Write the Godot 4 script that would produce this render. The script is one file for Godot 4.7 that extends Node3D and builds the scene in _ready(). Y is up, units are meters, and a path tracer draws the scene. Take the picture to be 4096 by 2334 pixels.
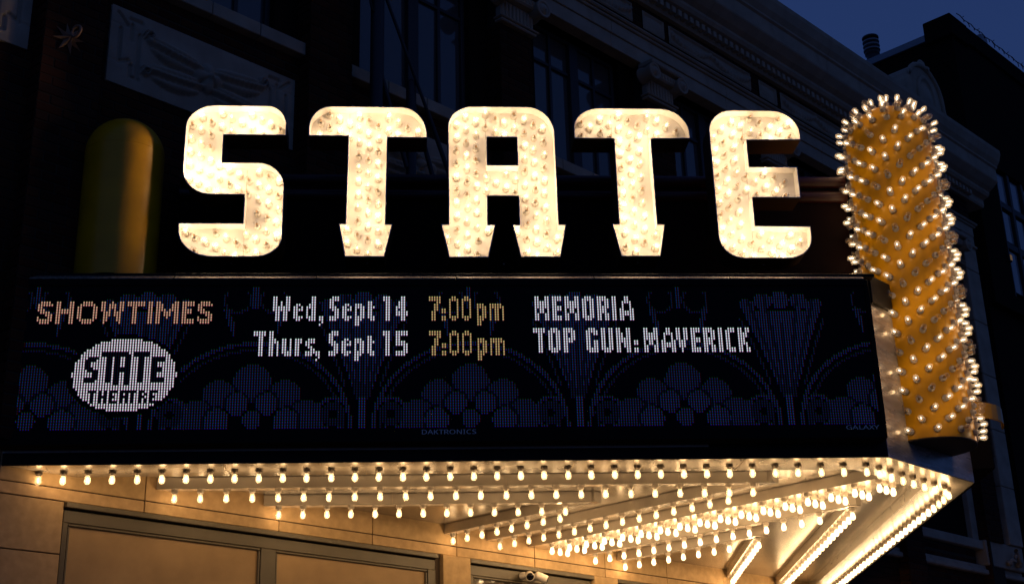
extends Node3D
# A theatre marquee at dusk. World: x along the facade to the right, y up, z out into the street; the facade's wall is the plane z = 0.

const HS := 3.77            # height of the marquee's underside
const Z0 := 4.05            # how far the marquee's nose stands out from the wall
const NOSE := 1.30          # width of the nose
const BETA := 0.72711       # angle of the marquee's two long faces to the facade
const BULB_SOFFIT := 0.0135 # lamp energies
const BULB_LETTER := 0.0108
const BULB_PYLON := 0.0025

const WARM := Color(1.0, 0.59, 0.25)      # light of the bulbs (linear)
const CREAM := Color(1.0, 0.7, 0.415)     # of those in the letters

var M := {}
var FL: Transform3D         # left face: x along it (0 at the nose corner, minus to the left), y above the underside, z outwards
var FR: Transform3D         # right face, the same way (0 at the nose corner, plus towards the wall)
var rng := RandomNumberGenerator.new()
var bulb_meshes := {}
var socket_meshes := {}


class MB:
	var v := PackedVector3Array()
	var n := PackedVector3Array()
	var uv := PackedVector2Array()
	var x := Transform3D()

	func tri(a: Vector3, b: Vector3, c: Vector3) -> void:   # counter-clockwise from outside
		a = x * a
		b = x * b
		c = x * c
		var m := (b - a).cross(c - a).normalized()
		v.append_array(PackedVector3Array([a, c, b]))
		n.append_array(PackedVector3Array([m, m, m]))
		uv.append_array(PackedVector2Array([Vector2(a.x, a.y), Vector2(c.x, c.y), Vector2(b.x, b.y)]))

	func quad(a: Vector3, b: Vector3, c: Vector3, d: Vector3) -> void:
		tri(a, b, c)
		tri(a, c, d)

	func out(pts: Array, mid: Vector3) -> void:             # a flat convex face, turned away from mid
		var a: Vector3 = pts[0]
		var b: Vector3 = pts[1]
		var c: Vector3 = pts[2]
		var flip := (b - a).cross(c - a).dot(a - mid) < 0.0
		for i in range(1, pts.size() - 1):
			if flip:
				tri(a, pts[i + 1], pts[i])
			else:
				tri(a, pts[i], pts[i + 1])

	func smooth(a: Vector3, b: Vector3, c: Vector3, na: Vector3, nb: Vector3, nc: Vector3) -> void:
		if (b - a).cross(c - a).dot(na + nb + nc) < 0.0:
			var t := b
			b = c
			c = t
			t = nb
			nb = nc
			nc = t
		v.append_array(PackedVector3Array([x * a, x * c, x * b]))
		n.append_array(PackedVector3Array([(x.basis * na).normalized(), (x.basis * nc).normalized(), (x.basis * nb).normalized()]))
		uv.append_array(PackedVector2Array([Vector2(a.x, a.y), Vector2(c.x, c.y), Vector2(b.x, b.y)]))

	func box(lo: Vector3, hi: Vector3, bevel := 0.0) -> void:
		var mid := (lo + hi) * 0.5
		var b := minf(bevel, 0.45 * minf(hi.x - lo.x, minf(hi.y - lo.y, hi.z - lo.z)))
		var i0 := lo + Vector3(b, b, b)
		var i1 := hi - Vector3(b, b, b)
		for ax in 3:
			var u := (ax + 1) % 3
			var w := (ax + 2) % 3
			for s in 2:
				var p := []
				for k in 4:
					var q := Vector3()
					q[ax] = hi[ax] if s else lo[ax]
					q[u] = i1[u] if k == 1 or k == 2 else i0[u]
					q[w] = i1[w] if k >= 2 else i0[w]
					p.append(q)
				out(p, mid)
			if b > 0.0:
				for s in 4:                                 # the four edges that run along ax
					var su := s % 2
					var sw := s / 2
					var p := []
					for k in 4:
						var q := Vector3()
						q[ax] = i1[ax] if k == 1 or k == 2 else i0[ax]
						if k < 2:
							q[u] = hi[u] if su else lo[u]
							q[w] = i1[w] if sw else i0[w]
						else:
							q[u] = i1[u] if su else i0[u]
							q[w] = hi[w] if sw else lo[w]
						p.append(q)
					out(p, mid)
		if b > 0.0:
			for s in 8:
				var c := Vector3(hi.x if s & 1 else lo.x, hi.y if s & 2 else lo.y, hi.z if s & 4 else lo.z)
				var d := Vector3(i1.x if s & 1 else i0.x, i1.y if s & 2 else i0.y, i1.z if s & 4 else i0.z)
				out([Vector3(c.x, d.y, d.z), Vector3(d.x, c.y, d.z), Vector3(d.x, d.y, c.z)], mid)

	func prism(poly: PackedVector2Array, z0: float, z1: float, front := true, back := true) -> void:
		var p := poly.duplicate()
		if Geometry2D.is_polygon_clockwise(p):
			p.reverse()
		for i in p.size():
			var a := p[i]
			var b := p[(i + 1) % p.size()]
			quad(Vector3(a.x, a.y, z1), Vector3(a.x, a.y, z0), Vector3(b.x, b.y, z0), Vector3(b.x, b.y, z1))
		if front:
			cap(p, z1, 1.0)
		if back:
			cap(p, z0, -1.0)

	func cap(p: PackedVector2Array, z: float, side: float) -> void:
		var t := Geometry2D.triangulate_polygon(p)
		for i in range(0, t.size(), 3):
			var a := Vector3(p[t[i]].x, p[t[i]].y, z)
			var b := Vector3(p[t[i + 1]].x, p[t[i + 1]].y, z)
			var c := Vector3(p[t[i + 2]].x, p[t[i + 2]].y, z)
			if (b - a).cross(c - a).z * side < 0.0:
				tri(a, c, b)
			else:
				tri(a, b, c)

	func lathe(prof: PackedVector2Array, seg: int, a0 := 0.0, a1 := TAU) -> void:   # (radius, height), upwards, round y
		var nr := []
		for i in prof.size():
			var p := prof[maxi(i - 1, 0)]
			var q := prof[mini(i + 1, prof.size() - 1)]
			nr.append(Vector2(q.y - p.y, p.x - q.x).normalized())
		for j in seg:
			var f := a0 + (a1 - a0) * j / seg
			var g := a0 + (a1 - a0) * (j + 1) / seg
			var cf := Vector3(cos(f), 0, sin(f))
			var cg := Vector3(cos(g), 0, sin(g))
			for i in prof.size() - 1:
				var p := prof[i]
				var q := prof[i + 1]
				var a := cf * p.x + Vector3(0, p.y, 0)
				var b := cg * p.x + Vector3(0, p.y, 0)
				var c := cg * q.x + Vector3(0, q.y, 0)
				var d := cf * q.x + Vector3(0, q.y, 0)
				var na: Vector3 = cf * nr[i].x + Vector3(0, nr[i].y, 0)
				var nb: Vector3 = cg * nr[i].x + Vector3(0, nr[i].y, 0)
				var nc: Vector3 = cg * nr[i + 1].x + Vector3(0, nr[i + 1].y, 0)
				var nd: Vector3 = cf * nr[i + 1].x + Vector3(0, nr[i + 1].y, 0)
				if p.x > 1e-6:
					smooth(a, b, c, na, nb, nc)
				if q.x > 1e-6:
					smooth(a, c, d, na, nc, nd)

	func tube(pts: PackedVector3Array, r: float, seg := 8) -> void:
		var rings := []
		for i in pts.size():
			var t := (pts[mini(i + 1, pts.size() - 1)] - pts[maxi(i - 1, 0)]).normalized()
			var u := t.cross(Vector3.UP if absf(t.y) < 0.9 else Vector3.RIGHT).normalized()
			var w := t.cross(u)
			var ring := []
			for k in seg:
				ring.append(u * cos(TAU * k / seg) + w * sin(TAU * k / seg))
			rings.append(ring)
		for i in pts.size() - 1:
			for k in seg:
				var l := (k + 1) % seg
				var a: Vector3 = rings[i][k]
				var b: Vector3 = rings[i][l]
				var c: Vector3 = rings[i + 1][l]
				var d: Vector3 = rings[i + 1][k]
				smooth(pts[i] + a * r, pts[i] + b * r, pts[i + 1] + c * r, a, b, c)
				smooth(pts[i] + a * r, pts[i + 1] + c * r, pts[i + 1] + d * r, a, c, d)

	func relief(f: Callable, w: float, h: float, nx: int, ny: int) -> void:   # a carved sheet in x and y that stands out along z
		var z := PackedFloat32Array()
		for j in ny + 1:
			for i in nx + 1:
				z.append(f.call(w * i / nx, h * j / ny))
		var at := func(i: int, j: int) -> Vector3: return Vector3(w * i / nx, h * j / ny, z[j * (nx + 1) + i])
		var nm := func(i: int, j: int) -> Vector3:
			var gx: float = (z[j * (nx + 1) + mini(i + 1, nx)] - z[j * (nx + 1) + maxi(i - 1, 0)]) / (2.0 * w / nx)
			var gy: float = (z[mini(j + 1, ny) * (nx + 1) + i] - z[maxi(j - 1, 0) * (nx + 1) + i]) / (2.0 * h / ny)
			return Vector3(-gx, -gy, 1).normalized()
		for j in ny:
			for i in nx:
				smooth(at.call(i, j), at.call(i + 1, j), at.call(i + 1, j + 1), nm.call(i, j), nm.call(i + 1, j), nm.call(i + 1, j + 1))
				smooth(at.call(i, j), at.call(i + 1, j + 1), at.call(i, j + 1), nm.call(i, j), nm.call(i + 1, j + 1), nm.call(i, j + 1))

	func add_to(mesh: ArrayMesh, mat: Material) -> ArrayMesh:
		var a := []
		a.resize(Mesh.ARRAY_MAX)
		a[Mesh.ARRAY_VERTEX] = v
		a[Mesh.ARRAY_NORMAL] = n
		a[Mesh.ARRAY_TEX_UV] = uv
		mesh.add_surface_from_arrays(Mesh.PRIMITIVE_TRIANGLES, a)
		mesh.surface_set_material(mesh.get_surface_count() - 1, mat)
		return mesh


# ---------------------------------------------------------------- nodes
func numbered(parent: Node, called: String) -> String:
	var counts: Dictionary = parent.get_meta("counts", {})
	var k: int = counts.get(called, 0)
	counts[called] = k + 1
	parent.set_meta("counts", counts)
	return called if k == 0 else "%s_%03d" % [called, k]

func put(node: Node3D, called: String, parent: Node) -> Node3D:
	node.name = numbered(parent, called)
	parent.add_child(node, true)
	return node

func part(called: String, mb: MB, mat: Material, parent: Node, at := Transform3D()) -> MeshInstance3D:
	return part_mesh(called, mb.add_to(ArrayMesh.new(), mat), parent, at)

func part_mesh(called: String, mesh: Mesh, parent: Node, at := Transform3D()) -> MeshInstance3D:
	var o := MeshInstance3D.new()
	o.mesh = mesh
	o.transform = at
	put(o, called, parent)
	return o

func thing(called: String, label: String, category: String, at := Transform3D(), group := "") -> Node3D:
	var o := Node3D.new()
	o.transform = at
	put(o, called, self)
	return tag(o, label, category, group)

func tag(o: Node3D, label: String, category: String, group := "") -> Node3D:
	o.set_meta("label", label)
	o.set_meta("category", category)
	if group:
		o.set_meta("group", group)
	return o

func bx(lo: Vector3, hi: Vector3, bevel := 0.0) -> MB:
	var b := MB.new()
	b.box(lo, hi, bevel)
	return b

func moved(v: Vector3) -> Transform3D:
	return Transform3D(Basis(), v)


# ---------------------------------------------------------------- materials
func plain(r: float, g: float, b: float, rough: float, metal := 0.0, spec := 0.5) -> StandardMaterial3D:   # linear colour
	var m := StandardMaterial3D.new()
	m.albedo_color = Color(r, g, b).linear_to_srgb()
	m.roughness = rough
	m.metallic = metal
	m.metallic_specular = spec
	return m

func noise(sd: int, freq: float, lo: Color, hi: Color, oct := 4, size := 256) -> NoiseTexture2D:
	var f := FastNoiseLite.new()
	f.seed = sd
	f.frequency = freq
	f.fractal_octaves = oct
	var t := NoiseTexture2D.new()
	t.width = size
	t.height = size
	t.seamless = true
	t.noise = f
	var g := Gradient.new()
	g.set_color(0, lo)
	g.set_color(1, hi)
	t.color_ramp = g
	return t

func worn(m: StandardMaterial3D, tex: Texture2D, scale: Vector3, rough: Texture2D = null, bump := 0.0) -> StandardMaterial3D:
	m.albedo_texture = tex
	m.uv1_triplanar = true
	m.uv1_world_triplanar = true
	m.uv1_scale = scale
	if rough:
		m.roughness_texture = rough
	if bump:
		m.heightmap_enabled = true
		m.heightmap_texture = tex
		m.heightmap_scale = bump
	return m

func glow(r: float, g: float, b: float, e: float) -> StandardMaterial3D:
	var m := plain(0.1, 0.1, 0.1, 0.5)
	m.emission_enabled = true
	m.emission = Color(r, g, b).linear_to_srgb()
	m.emission_energy_multiplier = e
	return m

func glass(alpha: float, emit := Color.BLACK, e := 0.0) -> StandardMaterial3D:
	var m := plain(0.9, 0.85, 0.75, 0.03)
	m.transparency = BaseMaterial3D.TRANSPARENCY_ALPHA
	m.albedo_color.a = alpha
	if e > 0.0:
		m.emission_enabled = true
		m.emission = emit.linear_to_srgb()
		m.emission_energy_multiplier = e
	return m

func materials() -> void:
	var mottled := noise(1, 0.02, Color(0.62, 0.62, 0.62), Color(1, 1, 1))
	var speckle := noise(2, 0.12, Color(0.7, 0.7, 0.7), Color(1, 1, 1))
	var streaks := noise(3, 0.03, Color(0.78, 0.76, 0.72), Color(1, 1, 1), 5)
	var soft := noise(4, 0.01, Color(0.86, 0.85, 0.84), Color(1, 1, 1), 5)
	var rough := noise(5, 0.02, Color(0.55, 0.55, 0.55), Color(1, 1, 1))
	var grain := noise(7, 0.025, Color(0.86, 0.85, 0.83), Color(1, 1, 1), 7, 512)
	M.brick = []
	for c in [Vector3(0.085, 0.03, 0.016), Vector3(0.065, 0.024, 0.014), Vector3(0.1, 0.038, 0.02), Vector3(0.075, 0.034, 0.022)]:
		M.brick.append(worn(plain(c.x, c.y, c.z, 0.9, 0.0, 0.15), speckle, Vector3(5, 5, 5), null, 0.15))
	M.mortar = worn(plain(0.075, 0.058, 0.045, 0.95, 0.0, 0.15), speckle, Vector3(4, 4, 4))
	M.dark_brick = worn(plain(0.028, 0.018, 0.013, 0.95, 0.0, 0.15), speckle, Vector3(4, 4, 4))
	M.terracotta = worn(plain(0.46, 0.37, 0.27, 0.85), soft, Vector3(0.9, 0.9, 0.9))
	M.stone = []
	for c in [Vector3(0.5, 0.35, 0.19), Vector3(0.46, 0.325, 0.175), Vector3(0.53, 0.37, 0.205)]:
		M.stone.append(worn(plain(c.x, c.y, c.z, 0.85), grain, Vector3(0.8, 0.8, 0.8)))
	M.joint = plain(0.05, 0.035, 0.025, 1.0)
	M.bronze = worn(plain(0.075, 0.062, 0.038, 0.5), soft, Vector3(1, 1, 1))
	M.board = worn(plain(0.36, 0.24, 0.115, 0.65), soft, Vector3(1, 1, 1))
	M.window_frame = plain(0.03, 0.03, 0.032, 0.6)
	M.pane = plain(0.085, 0.08, 0.075, 0.06, 0.0, 0.8)
	M.pane_sky_tint = plain(0.24, 0.25, 0.27, 0.1, 0.0, 0.8)  # paler glass: the sky's reflection put into the base colour
	M.door_glass = plain(0.05, 0.04, 0.03, 0.05, 0.0, 0.9)
	M.clear_pane = glass(0.1)
	M.pale_strip = worn(plain(0.6, 0.42, 0.32, 0.9), streaks, Vector3(6, 0.3, 6))
	M.soffit = worn(plain(0.66, 0.63, 0.58, 0.25, 0.6), soft, Vector3(0.7, 0.7, 0.7))
	M.beam = worn(plain(0.62, 0.58, 0.53, 0.25, 0.6), soft, Vector3(1.1, 0.6, 1.1))
	M.nose = worn(plain(0.48, 0.45, 0.43, 0.36, 0.4), streaks, Vector3(0.5, 2.2, 0.5), rough)
	M.black_gloss = worn(plain(0.012, 0.009, 0.007, 0.5, 0.0, 0.25), soft, Vector3(1, 1, 1))
	M.black = plain(0.01, 0.008, 0.007, 0.7, 0.0, 0.2)
	M.flashing = worn(plain(0.7, 0.62, 0.5, 0.45, 0.2), noise(9, 0.05, Color(0.25, 0.2, 0.15), Color(1, 1, 1), 5), Vector3(2.5, 9, 2.5))
	M.maroon = worn(plain(0.007, 0.0008, 0.001, 0.6, 0.0, 0.2), soft, Vector3(1, 1, 1))
	M.red_tube = plain(0.03, 0.002, 0.003, 0.4)
	M.yellow = worn(plain(0.72, 0.36, 0.002, 0.38, 0.0, 0.35), soft, Vector3(0.8, 0.8, 0.8))
	M.yellow.clearcoat_enabled = true
	M.yellow.clearcoat = 0.2
	M.yellow.clearcoat_roughness = 0.25
	M.pylon_base = plain(0.02, 0.014, 0.01, 0.6)
	M.enamel = worn(plain(0.8, 0.76, 0.7, 0.5), noise(11, 0.012, Color(0.97, 0.965, 0.955), Color(1, 1, 1), 3), Vector3(1.2, 1.2, 1.2))
	M.letter_side = plain(0.1, 0.045, 0.012, 0.5)
	M.seam = plain(0.25, 0.2, 0.15, 0.8)
	M.porcelain = plain(0.42, 0.38, 0.34, 0.4)
	M.white_socket = plain(0.6, 0.55, 0.48, 0.4)
	M.socket_dark = plain(0.12, 0.1, 0.08, 0.6)
	M.steel = plain(0.03, 0.032, 0.036, 0.55, 0.3)
	M.orange_lit_iron = worn(plain(0.42, 0.25, 0.15, 0.6), speckle, Vector3(8, 8, 8))  # warm light on the star is put into this orange colour
	M.white_paint = plain(0.72, 0.68, 0.63, 0.35)
	M.lens = plain(0.004, 0.004, 0.006, 0.08)
	M.coping = plain(0.25, 0.26, 0.28, 0.45, 0.5)
	M.print = plain(0.75, 0.75, 0.75, 0.7)
	M.pavement = worn(plain(0.2, 0.19, 0.175, 0.9), mottled, Vector3(0.4, 0.4, 0.4))
	M.led_face = plain(0.004, 0.004, 0.005, 0.8, 0.0, 0.3)
	M.cable = plain(0.01, 0.01, 0.01, 0.7)
	# the bulbs: warm lit glass round a white-hot filament, or clear glass round a cold one
	M.glass_lit = glass(0.3, Color(1.0, 0.7, 0.33), 1.05)
	M.glass_white = glass(0.4, Color(1.0, 0.76, 0.42), 2.6)
	M.glass_clear = glass(0.13, Color(1.0, 0.7, 0.4), 0.55)
	M.glass_dim = glass(0.14, Color(1.0, 0.62, 0.25), 0.5)
	M.glass_off = glass(0.07)
	M.filament_lit = glow(1.0, 0.88, 0.62, 3.2)
	M.filament_white = glow(1.0, 0.9, 0.68, 5.0)
	M.filament_clear = glow(1.0, 0.88, 0.66, 3.0)
	M.filament_dim = glow(1.0, 0.82, 0.55, 2.2)
	M.filament_off = plain(0.5, 0.26, 0.06, 0.4, 0.5)


# ---------------------------------------------------------------- bulbs
func make_bulbs() -> void:
	var bulb := PackedVector2Array([Vector2(0.0125, 0.026), Vector2(0.0128, 0.034), Vector2(0.0165, 0.046), Vector2(0.0208, 0.060), Vector2(0.0222, 0.071), Vector2(0.0212, 0.081), Vector2(0.0172, 0.0905), Vector2(0.0098, 0.0965), Vector2(0.0, 0.0985)])
	var core := PackedVector2Array([Vector2(0, 0.044), Vector2(0.0055, 0.048), Vector2(0.0075, 0.058), Vector2(0.0075, 0.072), Vector2(0.005, 0.081), Vector2(0, 0.084)])
	var fine := PackedVector2Array([Vector2(0, 0.044), Vector2(0.0042, 0.048), Vector2(0.0058, 0.058), Vector2(0.0058, 0.072), Vector2(0.004, 0.08), Vector2(0, 0.083)])
	for s in ["lit", "white", "clear", "dim", "off"]:
		var g := MB.new()
		g.lathe(bulb, 12)
		var f := MB.new()
		if s == "lit" or s == "white":
			f.lathe(core, 8)
		elif s == "clear":
			f.lathe(fine, 8)
		else:
			for k in 4:
				var a := TAU * k / 4.0 + 0.4
				var o := Vector3(cos(a), 0, sin(a))
				var w := 0.0016 if s == "off" else 0.0026
				f.tube(PackedVector3Array([o * 0.0025 + Vector3(0, 0.044, 0), o * 0.007 + Vector3(0, 0.06, 0), o * 0.0035 + Vector3(0, 0.08, 0)]), w, 5)
		var mesh := g.add_to(ArrayMesh.new(), M["glass_" + s])
		bulb_meshes[s] = f.add_to(mesh, M["filament_" + s])
	for s in ["porcelain", "white_socket", "socket_dark"]:
		var b := MB.new()
		b.lathe(PackedVector2Array([Vector2(0.0235, 0.0), Vector2(0.0235, 0.009), Vector2(0.0215, 0.0105), Vector2(0.0205, 0.024), Vector2(0.0185, 0.027), Vector2(0.0145, 0.0275), Vector2(0.0145, 0.034), Vector2(0.012, 0.036)]), 14)
		for k in 14:                                         # the grip ribs round the skirt
			b.x = Transform3D(Basis(Vector3.UP, TAU * k / 14.0), Vector3())
			b.box(Vector3(0.020, 0.0015, -0.0018), Vector3(0.0248, 0.022, 0.0018))
		socket_meshes[s] = b.add_to(ArrayMesh.new(), M[s])

func bulb(parent: Node3D, at: Vector3, axis: Vector3, state: String, socket: String, energy: float, side := Vector3.RIGHT, tint := WARM) -> void:
	var y := axis.normalized()
	var x := (side - y * side.dot(y)).normalized()
	var t := Transform3D(Basis(x, y, x.cross(y)), at)
	t = t * Transform3D(Basis(Vector3(rng.randf_range(-1, 1), 0, rng.randf_range(-1, 1)).normalized(), rng.randf_range(0.0, 0.06)), Vector3())
	t = t * Transform3D(Basis(Vector3.UP, rng.randf_range(0.0, TAU)), Vector3())
	var o := part_mesh("bulb", bulb_meshes[state], parent, t)
	part_mesh("socket", socket_meshes[socket], o)
	if state != "off":
		var l := OmniLight3D.new()
		l.light_color = tint.linear_to_srgb()
		l.light_energy = (energy * 0.4 if state == "dim" else energy) * rng.randf_range(0.85, 1.15)
		l.light_size = 0.012
		l.omni_range = 15.0
		l.omni_attenuation = 2.0
		l.shadow_enabled = true
		l.position = Vector3(0, 0.066, 0)
		l.name = "bulb_light"
		o.add_child(l)


func _ready() -> void:
	rng.seed = 7
	# ---- camera
	var cam := Camera3D.new()
	cam.name = "camera"
	var yaw := deg_to_rad(46.209)
	var pitch := deg_to_rad(20.727)
	var roll := deg_to_rad(-1.632)
	var fwd0 := Vector3(sin(yaw), 0, -cos(yaw))
	var right0 := Vector3(cos(yaw), 0, sin(yaw))
	var fwd := fwd0 * cos(pitch) + Vector3.UP * sin(pitch)
	var up0 := Vector3.UP * cos(pitch) - fwd0 * sin(pitch)
	cam.transform = Transform3D(Basis(right0 * cos(roll) + up0 * sin(roll), up0 * cos(roll) - right0 * sin(roll), -fwd), Vector3(-8.475, 1.598, 8.547))
	cam.fov = 24.624
	cam.near = 0.1
	cam.far = 2000.0
	add_child(cam)
	# ---- dusk sky
	var env := Environment.new()
	var sky := ProceduralSkyMaterial.new()
	sky.sky_top_color = Color8(28, 44, 86)
	sky.sky_horizon_color = Color8(44, 68, 118)
	sky.sky_curve = 0.34
	sky.ground_bottom_color = Color8(10, 12, 18)
	sky.ground_horizon_color = Color8(20, 26, 44)
	sky.sun_angle_max = 1.0
	env.background_mode = Environment.BG_SKY
	env.sky = Sky.new()
	env.sky.sky_material = sky
	env.background_energy_multiplier = 1.0
	env.tonemap_mode = Environment.TONE_MAPPER_LINEAR
	env.tonemap_exposure = 1.0
	env.sdfgi_enabled = true
	env.ssao_enabled = true
	env.ssil_enabled = true
	var we := WorldEnvironment.new()
	we.name = "environment"
	we.environment = env
	add_child(we)
	# ---- what is left of the daylight, after sunset
	var sun := DirectionalLight3D.new()
	sun.name = "dusk_light"
	sun.light_energy = 0.004
	sun.light_color = Color8(150, 175, 255)
	sun.light_angular_distance = 60.0
	sun.shadow_enabled = true
	sun.sky_mode = DirectionalLight3D.SKY_MODE_LIGHT_ONLY
	add_child(sun)
	sun.look_at_from_position(Vector3(-6, 14, 16), Vector3.ZERO)

	FL = Transform3D(Basis(Vector3(cos(BETA), 0, sin(BETA)), Vector3.UP, Vector3(-sin(BETA), 0, cos(BETA))), Vector3(0, HS, Z0))
	FR = Transform3D(Basis(Vector3(cos(BETA), 0, -sin(BETA)), Vector3.UP, Vector3(sin(BETA), 0, cos(BETA))), Vector3(NOSE, HS, Z0))
	materials()
	make_bulbs()
	ground()
	theatre()
	neighbour()
	marquee()
	screens()
	letters()
	pylons()
	supports()
	small_things()


# ---------------------------------------------------------------- setting
func ground() -> void:
	var m := part("pavement", bx(Vector3(-600, -0.3, -600), Vector3(600, 0, 600)), M.pavement, self)
	m.set_meta("kind", "structure")
	m.set_meta("label", "grey concrete pavement in front of the theatre")


# ---------------------------------------------------------------- the theatre's facade
const PIL := 2.435          # spacing of the brick pilasters
const PIL0 := 0.45          # centre of one of them

var brick_left := 298       # bricks that become parts of their own
var brick_meshes := {}

func brick_wall(parent: Node3D, at: Transform3D, w: float, h: float, single := false) -> void:
	var rest := []
	for k in 4:
		rest.append(MB.new())
	var back := bx(Vector3(0, 0, -0.05), Vector3(w, h, 0.0))
	part("mortar_bed", back, M.mortar, parent, at)
	var rows := int(h / 0.0755)
	var rh := h / rows
	for r in rows:
		var x := 0.0 if r % 2 == 0 else -0.106
		while x < w - 0.02:
			var a := maxf(x, 0.0)
			var b := minf(x + 0.202, w)
			if b - a > 0.03:
				var k := rng.randi() % 4
				var z := 0.0055 + rng.randf() * 0.004
				if single and brick_left > 0:
					brick_left -= 1
					var key := "%d_%d" % [k, roundi((b - a) * 200)]
					if not brick_meshes.has(key):
						brick_meshes[key] = bx(Vector3(0, 0, -0.02), Vector3(roundi((b - a) * 200) / 200.0, 0.064, 0.0), 0.003).add_to(ArrayMesh.new(), M.brick[k])
					part_mesh("brick", brick_meshes[key], parent, at * Transform3D(Basis(Vector3(0, 0, 1), rng.randf_range(-0.004, 0.004)), Vector3(a, r * rh + 0.005, z)))
				else:
					var q: MB = rest[k]
					q.x = at
					var y := r * rh + 0.005
					q.box(Vector3(a, y, -0.02), Vector3(b, y + 0.064, z), 0.003)
			x += 0.212
	for k in 4:
		if rest[k].v.size():
			part("bricks", rest[k], M.brick[k], parent).set_meta("kind", "stuff")

func groove(p: Vector2, a: Vector2, b: Vector2) -> float:
	var q := Geometry2D.get_closest_point_to_segment(p, a, b)
	return clampf(1.6 - p.distance_to(q) / 0.01, 0.0, 1.0)

func leaf(p: Vector2, c: Vector2, ang: float, hl: float, hw: float) -> float:
	var d := (p - c).rotated(-ang)
	var bend := 0.35 * hw * (1.0 - (d.x / hl) * (d.x / hl))
	var e := Vector2(d.x / hl, (d.y + bend) / hw)
	var rib := 0.5 + 0.5 * sin(34.0 * e.x + 9.0 * absf(e.y))
	var r2 := e.length_squared() + 0.1 * (rib - 0.5) * absf(e.y)
	if r2 >= 1.0:
		return 0.0
	var dome := sqrt(1.0 - r2)
	return 0.075 * dome * (0.87 + 0.13 * rib) + 0.022 * exp(-e.y * e.y * 60.0) - 0.028 * exp(-(absf(e.y) - 0.35) * (absf(e.y) - 0.35) * 50.0)

func scroll(p: Vector2, c: Vector2, r: float) -> float:
	var d := p.distance_to(c)
	if d > r:
		return 0.0
	var a := (p - c).angle()
	return 0.065 * (0.5 + 0.5 * sin(d / r * 11.0 - a)) * sqrt(1.0 - d * d / r / r + 0.05)

func carving(u: float, v: float) -> float:
	var p := Vector2(u if u < 0.895 else 1.79 - u, v)
	var z := 0.0
	for s in [[0.17, 0.615, 0.9, 0.615], [0.2, 0.1, 0.9, 0.1], [0.2, 0.1, 0.2, 0.205], [0.06, 0.635, 0.15, 0.55], [0.09, 0.5, 0.09, 0.2], [0.19, 0.57, 0.19, 0.43], [0.09, 0.2, 0.17, 0.24], [0.26, 0.12, 0.26, 0.5]]:
		z -= 0.03 * groove(p, Vector2(s[0], s[1]), Vector2(s[2], s[3]))
	if u > 0.28 and u < 1.51:
		z = maxf(z, z * 0.0 + leaf(p, Vector2(0.585, 0.455), -0.12, 0.265, 0.1))
		z = maxf(z, leaf(p, Vector2(0.6, 0.245), 0.06, 0.275, 0.1))
		z = maxf(z, scroll(p, Vector2(0.335, 0.53), 0.052))
		z = maxf(z, scroll(p, Vector2(0.325, 0.2), 0.052))
		var f := Vector2(u - 0.895, v - 0.35)
		var d := f.length()
		var pet := 0.075 + 0.065 * absf(cos(f.angle() * 2.0))
		if d < pet:
			z = maxf(z, 0.075 * sqrt(1.0 - d * d / pet / pet) * (0.7 + 0.3 * absf(cos(f.angle() * 2.0))))
		if d < 0.03:
			z = maxf(z, 0.05 * sqrt(1.0 - d * d / 0.0009) + 0.05)
	for s in [0.48, 1.31]:                                   # joints between the blocks
		z -= 0.008 * clampf(1.0 - absf(u - s) / 0.007, 0.0, 1.0) * (1.0 if v < 0.1 or v > 0.615 else 0.0)
	if u < 0.26 or u > 1.53:
		z -= 0.008 * clampf(1.0 - absf(v - 0.2) / 0.007, 0.0, 1.0) + 0.008 * clampf(1.0 - absf(v - 0.53) / 0.007, 0.0, 1.0)
	return z

func swag(u: float, v: float, w: float) -> float:
	var h := 0.25
	var edge := minf(minf(u, w - u), minf(v, h - v))
	if edge < 0.03:
		return 0.03 if edge > 0.004 else 0.012
	var z := 0.0
	var c := u / w * 2.0
	var k := fposmod(c, 1.0) * 2.0 - 1.0
	var line := 0.07 + 0.11 * k * k
	var d := absf(v - line) / (0.03 + 0.02 * (1.0 - k * k))
	if d < 1.0:
		z = 0.05 * sqrt(1.0 - d * d) * (0.75 + 0.25 * sin(u * 90.0))
	for s in [0.08, w * 0.5, w - 0.08]:
		var e := Vector2(u - s, v - 0.17).length() / 0.045
		if e < 1.0:
			z = maxf(z, 0.034 * sqrt(1.0 - e * e))
	return z

func foliage_block(u: float, v: float) -> float:
	var edge := minf(minf(u, 0.41 - u), minf(v, 0.25 - v))
	if edge < 0.03:
		return 0.03 if edge > 0.004 else 0.012
	var f := Vector2((u - 0.205) / 1.5, v - 0.125)
	return 0.024 * maxf(0.0, 1.0 - f.length() / 0.11) * (0.65 + 0.35 * sin(f.angle() * 6.0 + f.length() * 60.0))

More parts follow.
